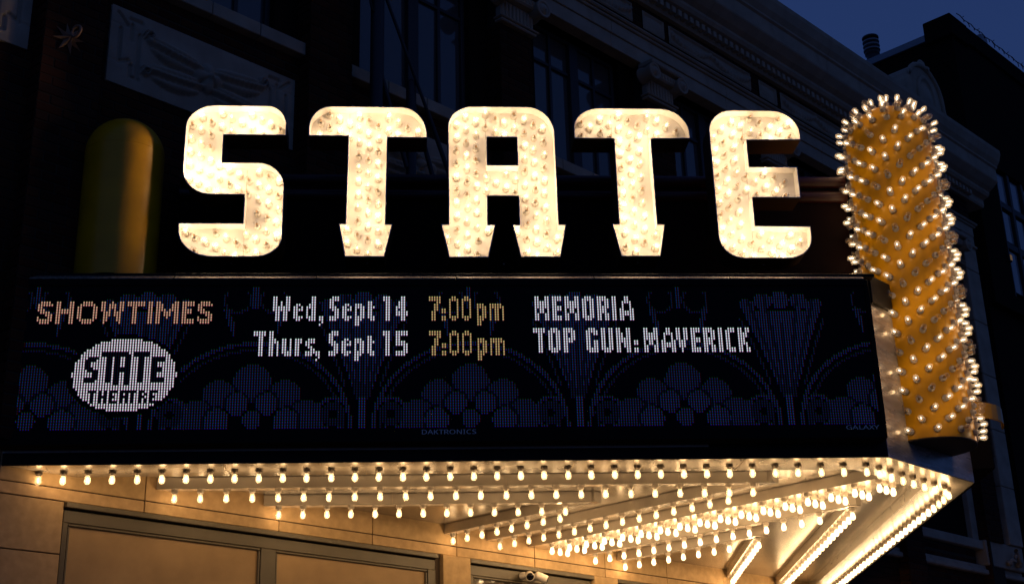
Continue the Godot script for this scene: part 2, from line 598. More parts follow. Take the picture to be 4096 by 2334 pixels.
func window(parent: Node3D, x0: float, x1: float, y0: float, y1: float, z: float, bar_y: float, fill: Material) -> void:
	var f := MB.new()
	var o := 0.05
	f.box(Vector3(x0, y0, z - 0.05), Vector3(x0 + o, y1, z + 0.03), 0.004)
	f.box(Vector3(x1 - o, y0, z - 0.05), Vector3(x1, y1, z + 0.03), 0.004)
	f.box(Vector3(x0 + o, y1 - o, z - 0.05), Vector3(x1 - o, y1, z + 0.028), 0.004)
	f.box(Vector3(x0 + o, y0, z - 0.05), Vector3(x1 - o, y0 + o, z + 0.028), 0.004)
	var mid := (x0 + x1) * 0.5
	f.box(Vector3(mid - 0.07, y0 + o, z - 0.05), Vector3(mid + 0.07, y1 - o, z + 0.05), 0.006)
	var w := part("window", f, M.window_frame, parent)
	for half in 2:
		var a: float = x0 + o if half == 0 else mid + 0.07
		var b: float = mid - 0.07 if half == 0 else x1 - o
		var c := (a + b) * 0.5
		var bars := MB.new()
		bars.box(Vector3(c - 0.02, y0 + o, z - 0.03), Vector3(c + 0.02, y1 - o, z + 0.02), 0.003)
		bars.box(Vector3(a, bar_y - 0.02, z - 0.03), Vector3(c - 0.02, bar_y + 0.02, z + 0.018), 0.003)
		bars.box(Vector3(c + 0.02, bar_y - 0.02, z - 0.03), Vector3(b, bar_y + 0.02, z + 0.018), 0.003)
		part("glazing_bar", bars, M.window_frame, w)
		for i in 2:
			for j in 2:
				var p := MB.new()
				p.x = Transform3D(Basis(Vector3(1, 0, 0), rng.randf_range(-0.006, 0.006)) * Basis(Vector3.UP, rng.randf_range(-0.006, 0.006)), Vector3(c, bar_y, z - 0.012))
				p.box(Vector3(a - c if i == 0 else 0.02, y0 + o - bar_y if j == 0 else 0.02, -0.003), Vector3(-0.02 if i == 0 else b - c, -0.02 if j == 0 else y1 - o - bar_y, 0.003))
				part("pane", p, fill, w)

func capital(parent: Node3D, x: float) -> void:
	var b := MB.new()
	b.box(Vector3(x - 0.27, 9.19, 0.1), Vector3(x + 0.27, 9.225, 0.215), 0.012)
	b.box(Vector3(x - 0.29, 9.225, 0.1), Vector3(x + 0.29, 9.25, 0.235), 0.01)
	b.box(Vector3(x - 0.245, 9.25, 0.1), Vector3(x + 0.245, 9.47, 0.178), 0.004)
	b.box(Vector3(x - 0.3, 9.59, 0.1), Vector3(x + 0.3, 9.66, 0.33), 0.014)
	b.box(Vector3(x - 0.25, 9.47, 0.1), Vector3(x + 0.25, 9.59, 0.27), 0.02)
	var cap := part("capital", b, M.terracotta, parent)
	for k in 9:                                              # flutes on the neck
		var f := MB.new()
		var fx := x - 0.22 + 0.055 * k
		f.x = moved(Vector3(fx, 9.26, 0.178))
		f.lathe(PackedVector2Array([Vector2(0, -0.005), Vector2(0.018, 0.01), Vector2(0.018, 0.17), Vector2(0.012, 0.19), Vector2(0, 0.2)]), 8)
		part("flute", f, M.terracotta, cap)
	for s in [-1, 1]:
		var v := MB.new()
		v.x = Transform3D(Basis(Vector3(1, 0, 0), PI / 2), Vector3(x + 0.265 * s, 9.49, 0.12))
		v.lathe(PackedVector2Array([Vector2(0.0, 0.0), Vector2(0.1, 0.0), Vector2(0.105, 0.02), Vector2(0.085, 0.1), Vector2(0.105, 0.2), Vector2(0.1, 0.215), Vector2(0.082, 0.215), Vector2(0.078, 0.2), Vector2(0.058, 0.2), Vector2(0.054, 0.218), Vector2(0.03, 0.218), Vector2(0.026, 0.235), Vector2(0.0, 0.24)]), 18)
		part("volute", v, M.terracotta, cap)
	for k in 7:                                              # egg mouldings under the abacus
		var e := MB.new()
		e.x = moved(Vector3(x - 0.165 + 0.055 * k, 9.53, 0.262))
		e.lathe(PackedVector2Array([Vector2(0, -0.045), Vector2(0.017, -0.025), Vector2(0.023, 0.0), Vector2(0.02, 0.025), Vector2(0, 0.045)]), 8)
		part("egg", e, M.terracotta, cap)

func theatre() -> void:
	var t := thing("theatre_building", "old brick theatre with pale carved stone panels, capitals and heavy cornice above the marquee", "building")
	var x_end := 11.06
	# the masses of masonry behind the facing
	var core := MB.new()
	core.box(Vector3(-9.2, 0, -0.6), Vector3(x_end, 7.8, -0.06))
	core.box(Vector3(-9.2, 9.66, -6), Vector3(x_end, 11.3, -0.002))
	core.box(Vector3(-9.2, 7.8, -6), Vector3(x_end, 9.66, -0.45))
	part("wall", core, M.dark_brick, t)
	var back := bx(Vector3(-9.2, 0, -6), Vector3(x_end, 7.8, -0.6))
	part("wall", back, M.dark_brick, t)
	var pane_z := -0.15
	for k in range(-3, 5):
		var c := PIL0 + PIL * k
		var a := c - 0.24
		var b := c + 0.24
		var single := k == -2
		if c < 11.0:
			# pilaster: front and the flank that faces left
			brick_wall(t, moved(Vector3(a, 3.92 if k < 4 else 4.85, 0.15)), 0.48, 9.19 - (3.92 if k < 4 else 4.85), single)
			brick_wall(t, Transform3D(Basis(Vector3(0, 0, 1), Vector3.UP, Vector3(-1, 0, 0)), Vector3(a, 3.92, -0.06)), 0.205, 9.19 - 3.92)
			var block := MB.new()
			block.box(Vector3(a + 0.05, 3.9, -0.45), Vector3(b, 9.66, 0.1))
			part("pilaster_core", block, M.mortar, t)
			capital(t, c)
		# bay to the right of that pilaster
		var x0 := b
		var x1 := c + PIL - 0.24
		if k == 4:
			break
		var low := 3.92
		if k >= 3:
			low = 6.75
		brick_wall(t, moved(Vector3(x0, low, 0.0)), x1 - x0, 6.89 - low, single)
		brick_wall(t, moved(Vector3(x0, 7.575, 0.0)), x1 - x0, 0.245, single)
		for s in [[x0, x0 + 0.11], [x1 - 0.06, x1]]:
			brick_wall(t, moved(Vector3(s[0], 6.89, 0.0)), s[1] - s[0], 0.685)
		var slab := MB.new()
		slab.x = moved(Vector3(x0 + 0.11, 6.89, 0.024))
		if k <= 0:
			slab.relief(carving, 1.79, 0.685, 150, 58)
		else:
			slab.relief(carving, 1.79, 0.685, 60, 24)
		slab.x = Transform3D()
		slab.box(Vector3(x0 + 0.11, 6.89, -0.06), Vector3(x1 - 0.06, 7.575, 0.004))
		part("carved_panel", slab, M.terracotta, t)
		var n := 4
		for i in n:
			var sx := x0 + (x1 - x0) * i / n
			part("sill_stone", bx(Vector3(sx + 0.003, 7.82, -0.2), Vector3(x0 + (x1 - x0) * (i + 1) / n - 0.003, 7.945, 0.1), 0.006), M.terracotta, t)
		window(t, x0 + 0.25, x1 - 0.25, 7.945, 9.66, pane_z, 9.22, M.pane)
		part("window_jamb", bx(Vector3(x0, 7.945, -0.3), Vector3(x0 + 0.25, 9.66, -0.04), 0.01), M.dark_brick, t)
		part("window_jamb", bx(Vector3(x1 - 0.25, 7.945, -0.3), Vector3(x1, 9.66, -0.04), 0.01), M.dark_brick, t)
		if k >= 3:                                           # the lower windows right of the marquee, with pale strips behind the glass
			var y0 := 4.85
			window(t, x0 + 0.22, x1 - 0.2, y0, 6.75, -0.18, 5.95, M.clear_pane)
			part("window_surround", bx(Vector3(x0 + 0.04, y0, -0.2), Vector3(x0 + 0.22, 6.75, 0.02), 0.01), M.terracotta, t)
			part("window_surround", bx(Vector3(x1 - 0.2, y0, -0.2), Vector3(x1 - 0.02, 6.75, 0.02), 0.01), M.terracotta, t)
			for i in 3:
				part("pale_strip", bx(Vector3(x0 + 0.3 + 0.42 * i, y0 + 0.05, -0.34), Vector3(x0 + 0.52 + 0.42 * i, 6.7, -0.3), 0.01), M.pale_strip, t)
			part("sill_stone", bx(Vector3(x0 - 0.3, 4.72, -0.2), Vector3(x1 + 0.04, 4.85, 0.08), 0.01), M.terracotta, t)
			brick_wall(t, moved(Vector3(x0 - 0.3, 4.5, 0.0)), x1 - x0 + 0.1, 0.22)
			part("string_course", bx(Vector3(x0 - 1.4, 4.44, -0.06), Vector3(x_end + 0.05, 4.5, 0.05), 0.01), M.terracotta, t)
			part("string_course", bx(Vector3(x0 - 1.4, 4.37, -0.06), Vector3(x_end + 0.05, 4.44, 0.09), 0.015), M.terracotta, t)
			brick_wall(t, moved(Vector3(x0 - 1.4, 2.4, 0.0)), x_end - x0 + 1.4, 1.97)
	# end pier in pale stone, its pedestal and carved rosette
	for k in 6:
		part("pier_stone", bx(Vector3(10.62, 4.86 + 0.87 * k, -0.45), Vector3(x_end, 4.86 + 0.87 * (k + 1) - 0.006, 0.16), 0.01), M.terracotta, t)
	part("pedestal", bx(Vector3(9.9, 4.5, -0.3), Vector3(x_end + 0.03, 4.86, 0.12), 0.012), M.terracotta, t)
	part("pier_panel", bx(Vector3(10.5, 9.62, 0.0), Vector3(x_end, 9.66, 0.2), 0.01), M.terracotta, t)
	var orn := MB.new()
	orn.tube(PackedVector3Array([Vector3(10.45, 4.56, 0.16), Vector3(10.5, 4.62, 0.2), Vector3(10.57, 4.6, 0.21), Vector3(10.6, 4.68, 0.22), Vector3(10.64, 4.76, 0.22), Vector3(10.69, 4.68, 0.22), Vector3(10.72, 4.6, 0.21), Vector3(10.79, 4.62, 0.2), Vector3(10.84, 4.56, 0.16)]), 0.032, 8)
	for s in [-1, 1]:
		orn.x = moved(Vector3(10.645 + 0.14 * s, 4.58, 0.16))
		orn.lathe(PackedVector2Array([Vector2(0, -0.05), Vector2(0.04, -0.03), Vector2(0.05, 0), Vector2(0.04, 0.03), Vector2(0, 0.05)]), 10)
	part("rosette", orn, M.terracotta, t)
	# entablature: architrave, frieze with panels, dentils, cornice
	var ax0 := -9.2
	for k in 9:
		var s0 := ax0 + (x_end - ax0) * k / 9.0
		var s1 := ax0 + (x_end - ax0) * (k + 1) / 9.0 - 0.004
		var b := MB.new()
		b.box(Vector3(s0, 9.66, -0.3), Vector3(s1, 9.84, 0.15), 0.005)
		b.box(Vector3(s0, 9.84, -0.3), Vector3(s1, 10.0, 0.17), 0.005)
		part("architrave_block", b, M.terracotta, t)
	part("architrave_moulding", bx(Vector3(ax0, 10.0, -0.3), Vector3(x_end + 0.05, 10.035, 0.2), 0.01), M.terracotta, t)
	part("architrave_moulding", bx(Vector3(ax0, 10.035, -0.3), Vector3(x_end + 0.07, 10.08, 0.235), 0.016), M.terracotta, t)
	brick_wall(t, moved(Vector3(ax0, 10.08, 0.13)), x_end - ax0, 0.42)
	for k in range(-2, 5):
		var c := PIL0 + PIL * k
		var sq := MB.new()
		sq.x = moved(Vector3(c - 0.205, 10.17, 0.142))
		sq.relief(foliage_block, 0.41, 0.25, 26, 16)
		part("frieze_block", sq, M.terracotta, t)
		if k < 4:
			var w := 1.73
			var lg := MB.new()
			lg.x = moved(Vector3(c + 0.3, 10.17, 0.142))
			lg.relief(swag.bind(w), w, 0.25, 110, 22)
			part("frieze_panel", lg, M.terracotta, t)
	var prof := PackedVector2Array([Vector2(-0.3, 10.5), Vector2(0.19, 10.5), Vector2(0.21, 10.53), Vector2(0.21, 10.63), Vector2(0.3, 10.66), Vector2(0.33, 10.7), Vector2(0.33, 10.74), Vector2(0.4, 10.78), Vector2(0.49, 10.86), Vector2(0.5, 10.88), Vector2(0.5, 11.08), Vector2(0.53, 11.1), Vector2(0.53, 11.13), Vector2(0.58, 11.2), Vector2(0.62, 11.32), Vector2(0.62, 11.39), Vector2(-0.3, 11.39)])
	var turn := Transform3D(Basis(Vector3(0, 0, 1), Vector3.UP, Vector3(-1, 0, 0)), Vector3())
	for k in 8:
		var s0 := ax0 + (x_end + 0.5 - ax0) * k / 8.0
		var s1 := ax0 + (x_end + 0.5 - ax0) * (k + 1) / 8.0 - 0.004
		var b := MB.new()
		b.x = turn
		b.prism(prof, -s1, -s0)
		part("cornice", b, M.terracotta, t)
	var dent := bx(Vector3(-0.035, 0, 0), Vector3(0.035, 0.085, 0.075), 0.004).add_to(ArrayMesh.new(), M.terracotta)
	for k in 104:
		part_mesh("dentil", dent, t, moved(Vector3(-1.4 + 0.12 * k, 10.538, 0.211)))
	# the gable with its oval medallion
	var arch := PackedVector2Array()
	for p in [[9.2, 11.39], [9.2, 11.55], [9.32, 11.62], [9.45, 11.62], [9.52, 11.75], [9.55, 12.0]]:
		arch.append(Vector2(p[0], p[1]))
	for k in 13:
		var f := PI - PI * k / 12.0
		arch.append(Vector2(10.1 + 0.55 * cos(f), 12.07 + 0.53 * sin(f)))
	for p in [[10.65, 12.0], [10.68, 11.82], [10.78, 11.7], [10.98, 11.68], [11.06, 11.6], [11.2, 11.55], [11.2, 11.39]]:
		arch.append(Vector2(p[0], p[1]))
	var g := MB.new()
	g.prism(arch, -0.3, 0.16)
	var gp := part("gable", g, M.terracotta, t)
	var rim := MB.new()
	var path := PackedVector3Array()
	for q in arch:
		path.append(Vector3(q.x, q.y, 0.165))
	rim.tube(path, 0.045, 8)
	part("gable_rim", rim, M.terracotta, gp)
	var oval := MB.new()
	oval.x = Transform3D(Basis(Vector3(1, 0, 0), Vector3(0, 0, 1.0), Vector3(0, -1.45, 0)), Vector3(10.1, 11.98, 0.16))
	oval.lathe(PackedVector2Array([Vector2(0.3, 0.0), Vector2(0.3, 0.03), Vector2(0.27, 0.045), Vector2(0.24, 0.03), Vector2(0.23, 0.008), Vector2(0.15, 0.03), Vector2(0.06, 0.05), Vector2(0.0, 0.055)]), 28)
	part("medallion", oval, M.terracotta, gp)
	var fin := MB.new()
	fin.x = moved(Vector3(10.2, 12.56, 0.1))
	fin.lathe(PackedVector2Array([Vector2(0.12, 0.0), Vector2(0.14, 0.04), Vector2(0.08, 0.08), Vector2(0.07, 0.16), Vector2(0.03, 0.22), Vector2(0, 0.24)]), 12)
	part("finial", fin, M.terracotta, gp)
	for s in [-1, 1]:
		var vo := MB.new()
		vo.x = Transform3D(Basis(Vector3(1, 0, 0), PI / 2), Vector3(10.13 + 0.72 * s, 11.66, -0.1))
		vo.lathe(PackedVector2Array([Vector2(0, 0), Vector2(0.12, 0.0), Vector2(0.12, 0.3), Vector2(0.09, 0.31), Vector2(0.08, 0.28), Vector2(0.04, 0.28), Vector2(0.03, 0.31), Vector2(0, 0.315)]), 16)
		part("volute", vo, M.terracotta, gp)
	lower_wall(t)

func lower_wall(t: Node3D) -> void:
	# stone facing under the marquee, slab by slab
	var joints := [-5.9, -4.56, -3.456, -2.266, -1.316, -0.352, 0.645, 1.65, 2.63, 3.62, 4.6, 5.6, 6.9]
	part("joint_bed", bx(Vector3(-6.4, 3.56, -0.06), Vector3(7.2, 3.92, -0.012)), M.joint, t)
	for r in [[-6.4, -4.07], [-0.6, -0.21], [1.445, 1.805], [3.98, 4.42], [6.28, 7.2]]:
		part("joint_bed", bx(Vector3(r[0], 0, -0.1), Vector3(r[1], 3.56, -0.015)), M.joint, t)
	for i in joints.size() - 1:
		var a: float = joints[i] + 0.004
		var b: float = joints[i + 1] - 0.004
		part("stone_slab", bx(Vector3(a, 3.681, -0.05), Vector3(b, 3.916, 0.0), 0.003), M.stone[i % 3], t)
		part("stone_slab", bx(Vector3(a, 3.594, -0.05), Vector3(b, 3.673, 0.0), 0.003), M.stone[(i + 1) % 3], t)
	for r in [[-5.9, -4.076], [-0.545, -0.215], [1.45, 1.8], [4.0, 4.4], [6.3, 7.1]]:
		var z := 0.0 if r[0] < -1.0 else 0.03
		for y in [[3.232, 3.586], [2.86, 3.224], [1.9, 2.852], [0.9, 1.892], [0.0, 0.892]]:
			part("stone_slab", bx(Vector3(r[0], y[0], -0.06), Vector3(r[1], y[1] if y[0] > 3 or z == 0.0 else y[1] + 0.008, z), 0.003), M.stone[1], t)
	storefront(t, -4.07, -0.6, [-4.03, -2.42, -2.28, -0.69], M.board)
	storefront(t, -0.21, 1.445, [-0.15, 1.34], M.door_glass)
	storefront(t, 1.805, 3.98, [1.86, 3.9], M.door_glass)
	storefront(t, 4.42, 6.28, [4.48, 6.2], M.door_glass)

func storefront(t: Node3D, x0: float, x1: float, panes: Array, fill: Material) -> void:
	var f := MB.new()
	f.box(Vector3(x0, 3.548, -0.1), Vector3(x1, 3.586, 0.03), 0.004)
	f.box(Vector3(x0 + 0.003, 3.45, -0.1), Vector3(x1 - 0.003, 3.538, -0.01), 0.004)
	f.box(Vector3(x0, 0.0, -0.1), Vector3(panes[0], 3.45, -0.008), 0.004)
	f.box(Vector3(panes[-1], 0.0, -0.1), Vector3(x1, 3.45, -0.008), 0.004)
	for i in range(1, panes.size() - 1, 2):
		f.box(Vector3(panes[i], 0.0, -0.1), Vector3(panes[i + 1], 3.45, -0.008), 0.004)
	f.box(Vector3(x0, 3.538, -0.1), Vector3(x1, 3.548, -0.06))
	var w := part("storefront_frame", f, M.bronze, t)
	for i in range(0, panes.size(), 2):
		var a: float = panes[i]
		var b: float = panes[i + 1]
		part("panel", bx(Vector3(a, 0.1, -0.05), Vector3(b, 3.45, -0.03)), fill, w)
		var bead := MB.new()
		bead.box(Vector3(a + 0.001, 3.428, -0.03), Vector3(b - 0.001, 3.4495, -0.012), 0.006)
		bead.box(Vector3(a + 0.001, 0.1, -0.03), Vector3(a + 0.022, 3.428, -0.013), 0.006)
		bead.box(Vector3(b - 0.022, 0.1, -0.03), Vector3(b - 0.001, 3.428, -0.013), 0.006)
		part("glazing_bead", bead, M.bronze, w)


# ---------------------------------------------------------------- the taller building on the right
func neighbour() -> void:
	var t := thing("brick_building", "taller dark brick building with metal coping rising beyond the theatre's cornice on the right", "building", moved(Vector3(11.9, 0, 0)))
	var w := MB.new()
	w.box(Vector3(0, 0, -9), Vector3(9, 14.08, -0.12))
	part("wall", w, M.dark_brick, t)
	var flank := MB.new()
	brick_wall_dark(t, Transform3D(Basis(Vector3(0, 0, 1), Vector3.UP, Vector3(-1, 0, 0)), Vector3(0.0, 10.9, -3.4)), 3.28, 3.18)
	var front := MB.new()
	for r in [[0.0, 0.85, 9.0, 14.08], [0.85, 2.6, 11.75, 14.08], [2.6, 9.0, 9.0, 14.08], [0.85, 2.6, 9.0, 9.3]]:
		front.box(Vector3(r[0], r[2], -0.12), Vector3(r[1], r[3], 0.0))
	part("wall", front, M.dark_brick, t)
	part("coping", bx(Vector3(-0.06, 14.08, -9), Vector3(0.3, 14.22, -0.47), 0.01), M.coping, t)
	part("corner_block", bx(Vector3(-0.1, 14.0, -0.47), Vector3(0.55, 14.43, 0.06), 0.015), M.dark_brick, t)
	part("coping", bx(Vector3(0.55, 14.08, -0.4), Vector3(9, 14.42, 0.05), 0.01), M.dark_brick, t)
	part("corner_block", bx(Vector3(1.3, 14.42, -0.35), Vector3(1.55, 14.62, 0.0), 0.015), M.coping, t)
	for i in 3:
		var x: float = [0.88, 1.42, 2.0][i]
		for j in 3:
			var y: float = [9.4, 10.35, 11.12][j]
			part("window_pane", bx(Vector3(x + 0.04, y + 0.04, -0.1), Vector3(x + 0.46, [10.2, 10.95, 11.7][j], -0.07)), M.pane_sky_tint, t)
	var fr := MB.new()
	for x in [0.85, 1.38, 1.94, 2.5]:
		fr.box(Vector3(x, 9.3, -0.11), Vector3(x + 0.09, 11.75, -0.02), 0.006)
	for y in [10.22, 11.0]:
		fr.box(Vector3(0.94, y, -0.11), Vector3(2.5, y + 0.12, -0.03), 0.006)
	part("window_frame", fr, M.window_frame, t)
	var pipe := MB.new()
	pipe.x = moved(Vector3(0.75, 13.8, -1.92))
	pipe.lathe(PackedVector2Array([Vector2(0.115, 0), Vector2(0.115, 0.95), Vector2(0.14, 0.96), Vector2(0.14, 1.02)]), 18)
	var p := part("vent_pipe", pipe, M.steel, t)
	for k in 4:
		var ring := MB.new()
		ring.x = moved(Vector3(0.75, 14.83 + 0.09 * k, -1.92))
		ring.lathe(PackedVector2Array([Vector2(0.1, 0.0), Vector2(0.155, 0.005), Vector2(0.16, 0.03), Vector2(0.155, 0.05), Vector2(0.1, 0.055), Vector2(0.0, 0.056)]), 18)
		part("vent_ring", ring, M.coping if k != 3 else M.steel, p)
	var core := MB.new()
	core.x = moved(Vector3(0.75, 14.8, -1.92))
	core.lathe(PackedVector2Array([Vector2(0.1, 0.0), Vector2(0.1, 0.3)]), 14)
	part("vent_core", core, M.black, p)

	var s := thing("string_lights", "unlit icicle string lights along the parapet of the taller right building", "string lights", moved(Vector3(12.0, 14.47, 0.1)))
	var wire := MB.new()
	var line := PackedVector3Array()
	for k in 40:
		line.append(Vector3(0.14 * k, 0.02 * sin(k * 2.1), 0.0))
	wire.tube(line, 0.008, 5)
	part("wire", wire, M.cable, s)
	for k in 26:
		var d := MB.new()
		var x := 0.2 + 0.2 * k
		var l := rng.randf_range(0.05, 0.13)
		d.tube(PackedVector3Array([Vector3(x, 0, 0), Vector3(x + 0.02, -l * 0.5, 0.02), Vector3(x + 0.05, -l, 0.01)]), 0.008, 5)
		if k % 3 == 0:
			d.tube(PackedVector3Array([Vector3(x, 0, 0), Vector3(x + 0.06, 0.03 + l * 0.2, 0.02)]), 0.006, 5)
		part("light_string_drop", d, M.cable, s)

	var lamp := thing("wall_lamp", "tiny yellow lamp on the dark building at far right", "lamp", moved(Vector3(12.69, 9.9, 0.0)))
	part("housing", bx(Vector3(-0.05, 0.0, 0.0), Vector3(0.05, 0.15, 0.05), 0.01), M.steel, lamp)
	part("lamp_face", bx(Vector3(-0.035, 0.02, 0.05), Vector3(0.035, 0.12, 0.06), 0.005), glow(1.0, 0.62, 0.25, 0.09), lamp)

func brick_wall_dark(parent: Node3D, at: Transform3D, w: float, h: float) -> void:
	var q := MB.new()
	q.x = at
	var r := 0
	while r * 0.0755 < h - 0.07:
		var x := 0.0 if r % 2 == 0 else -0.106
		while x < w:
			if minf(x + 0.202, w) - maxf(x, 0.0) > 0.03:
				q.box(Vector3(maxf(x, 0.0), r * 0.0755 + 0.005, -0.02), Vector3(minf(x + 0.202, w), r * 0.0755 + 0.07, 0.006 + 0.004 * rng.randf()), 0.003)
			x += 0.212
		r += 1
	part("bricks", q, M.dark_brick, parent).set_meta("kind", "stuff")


# ---------------------------------------------------------------- the marquee
func plan(poly: PackedVector2Array, y0: float, y1: float) -> MB:   # a plan outline in (x, z), from y0 up to y1
	var b := MB.new()
	b.x = Transform3D(Basis(Vector3(1, 0, 0), Vector3(0, 0, 1), Vector3(0, -1, 0)), Vector3())
	b.prism(poly, -y1, -y0)
	return b

func marquee() -> void:
	var o := Vector3(0, HS, Z0)
	var t := thing("marquee", "prow shaped theatre marquee with rows of lit bulbs under its aluminium soffit", "marquee", moved(o))
	var fl := moved(-o) * FL
	var fr := moved(-o) * FR
	var zw := -Z0 + 0.002
	var wx := Z0 / tan(BETA)
	var e := 0.37
	var s := sin(BETA)
	var c := cos(BETA)
	var ix := (e - c * e) / s                                # inner corner of the border
	var iw := (e - c * Z0) / s
	# ceiling of the underside, in sheets
	part("soffit_sheet", plan(PackedVector2Array([Vector2(-wx, zw), Vector2(-0.02, -0.02), Vector2(0.69, -0.02), Vector2(0.69, zw)]), 0.086, 0.12), M.soffit, t)
	part("soffit_sheet", plan(PackedVector2Array([Vector2(NOSE + wx, zw), Vector2(NOSE + 0.02, -0.02), Vector2(0.695, -0.02), Vector2(0.695, zw)]), 0.086, 0.12), M.soffit, t)
	part("border_strip", plan(PackedVector2Array([Vector2(-wx + 0.014, zw), Vector2(0.008, -0.01), Vector2(ix, -e), Vector2(iw, zw)]), 0.0, 0.084), M.soffit, t)
	part("border_strip", plan(PackedVector2Array([Vector2(0.01, -0.01), Vector2(NOSE - 0.01, -0.01), Vector2(NOSE - ix - 0.002, -e), Vector2(ix + 0.002, -e)]), 0.0, 0.084), M.soffit, t)
	part("border_strip", plan(PackedVector2Array([Vector2(NOSE + wx - 0.014, zw), Vector2(NOSE - 0.008, -0.01), Vector2(NOSE - ix, -e), Vector2(NOSE - iw, zw)]), 0.0, 0.084), M.soffit, t)
	# fasciae and roof
	var wl := Z0 / s
	part("fascia", bx(Vector3(-wl, -0.001, -0.008), Vector3(-0.002, 1.32, -0.001), 0.002), M.black_gloss, t, fl)
	part("fascia", bx(Vector3(0.002, -0.001, -0.008), Vector3(wl, 1.32, -0.001), 0.002), M.black_gloss, t, fr)
	part("nose_plate", bx(Vector3(0.001, -0.001, -0.009), Vector3(NOSE - 0.001, 1.36, 0.0), 0.003), M.nose, t)
	part("roof", plan(PackedVector2Array([Vector2(-wx, zw), Vector2(0.01, -0.035), Vector2(NOSE - 0.01, -0.035), Vector2(NOSE + wx, zw)]), 1.26, 1.3), M.black, t)
	part("top_cap", bx(Vector3(-wl + 0.02, 1.322, -0.09), Vector3(0.03, 1.347, 0.1), 0.004), M.black_gloss, t, fl)
	part("top_cap", bx(Vector3(-0.03, 1.322, -0.09), Vector3(wl - 0.02, 1.347, 0.1), 0.004), M.black_gloss, t, fr)
	var fla := MB.new()
	for k in 6:                                              # sloping drip flashing in lengths
		var a := -6.0 + 0.99 * k
		fla.quad(Vector3(a, 1.296, 0.136), Vector3(a + 0.985, 1.296, 0.136), Vector3(a + 0.985, 1.326, 0.099), Vector3(a, 1.326, 0.099))
		fla.quad(Vector3(a, 1.296, 0.136), Vector3(a, 1.29, 0.136), Vector3(a + 0.985, 1.29, 0.136), Vector3(a + 0.985, 1.296, 0.136))
	part("flashing", fla, M.flashing, t, fl)
	part("end_cap", bx(Vector3(0.0, 1.15, 0.001), Vector3(0.3, 1.37, 0.03), 0.006), M.black_gloss, t)
	# dark red sign box behind the letters, with its two round mouldings
	var bk := MB.new()
	bk.box(Vector3(-5.15, 1.3, -0.85), Vector3(0.15, 2.46, -0.62), 0.01)
	part("sign_box", bk, M.maroon, t, fl)
	for h in [2.42, 2.29]:
		var tb := MB.new()
		tb.tube(PackedVector3Array([Vector3(-5.15, h, -0.62), Vector3(0.15, h, -0.62)]), 0.05, 14)
		part("moulding", tb, M.red_tube, t, fl)
	part("sign_box", bx(Vector3(-0.15, 1.3, -0.85), Vector3(5.15, 2.46, -0.62), 0.01), M.maroon, t, fr)
	# beams that hang from the ceiling
	var z2 := func(n: float) -> float: return (-Z0 - n * c) / s     # where a line n inside the left face meets the wall
	var tw := 0.085
	var n2 := -0.77
	var n3 := -1.40
	var m2 := -0.74
	var m3 := -1.36
	var ends := [[n2, (0.01 + s * n2) / c], [n3, (-0.51 + s * n3) / c]]
	for b in ends:
		part("light_beam", bx(Vector3(z2.call(b[0]) + 0.02, 0.0, b[0] - tw), Vector3(b[1], 0.0855, b[0]), 0.004), M.beam, t, fl)
	for b in [[m2, (1.39 - NOSE - s * m2) / c], [m3, (1.91 - NOSE - s * m3) / c]]:
		part("light_beam", bx(Vector3(b[1], 0.0, b[0] - tw), Vector3(-z2.call(b[0]) - 0.02, 0.0855, b[0]), 0.004), M.beam, t, fr)
	for b in [[0.01, -0.98], [-0.51, -2.3], [1.31, -1.04], [1.83, -2.3]]:
		part("light_beam", bx(Vector3(b[0], 0.0, zw), Vector3(b[0] + tw, 0.0855, b[1]), 0.004), M.beam, t)
	part("spine", bx(Vector3(0.55, 0.0, zw), Vector3(0.87, 0.0856, -e - 0.003), 0.004), M.beam, t)
	# joints of the sheets, and their screws
	var jn := bx(Vector3(-0.0018, -0.0012, -0.36), Vector3(0.0018, 0.0, -0.01)).add_to(ArrayMesh.new(), M.seam)
	var js := bx(Vector3(-0.0015, 0.002, 0.0), Vector3(0.0015, 0.084, 0.0012)).add_to(ArrayMesh.new(), M.seam)
	var sc := MB.new()
	sc.lathe(PackedVector2Array([Vector2(0, -0.003), Vector2(0.0045, -0.002), Vector2(0.005, 0.001)]), 8)
	var screw := sc.add_to(ArrayMesh.new(), M.steel)
	for k in 5:
		part_mesh("sheet_joint", jn, t, fl * moved(Vector3(-1.02 - 1.2 * k, 0, 0)))
		part_mesh("sheet_joint", jn, t, fr * moved(Vector3(1.1 + 1.2 * k, 0, 0)))
		for j in 3:
			part_mesh("screw", screw, t, fl * moved(Vector3(-1.045 - 1.2 * k, 0, -0.06 - 0.12 * j)))
			part_mesh("screw", screw, t, fr * moved(Vector3(1.125 + 1.2 * k, 0, -0.06 - 0.12 * j)))
	for k in 3:
		part_mesh("sheet_joint", js, t, fl * moved(Vector3(-1.35 - 1.3 * k, 0, n2)))
		part_mesh("sheet_joint", js, t, fl * moved(Vector3(-2.6 - 0.9 * k, 0, n3)))
	# rivets along the inner lip of the right border
	for k in 12:
		var rv := MB.new()
		rv.x = fr * Transform3D(Basis(Vector3(1, 0, 0), -PI / 2), Vector3(0.5 + 0.36 * k, 0.06, -e))
		rv.lathe(PackedVector2Array([Vector2(0.006, 0), Vector2(0.005, 0.003), Vector2(0, 0.004)]), 8)
		part("rivet", rv, M.steel, t)
	# bulbs
	var down := Vector3.DOWN
	for i in 36:
		bulb(t, fl * Vector3(-0.112 - 0.165 * i, 0, -0.17), down, "lit", "socket_dark", BULB_SOFFIT)
	for i in 7:
		bulb(t, Vector3(0.18 + 0.165 * i, 0, -0.185), down, "lit", "socket_dark", BULB_SOFFIT)
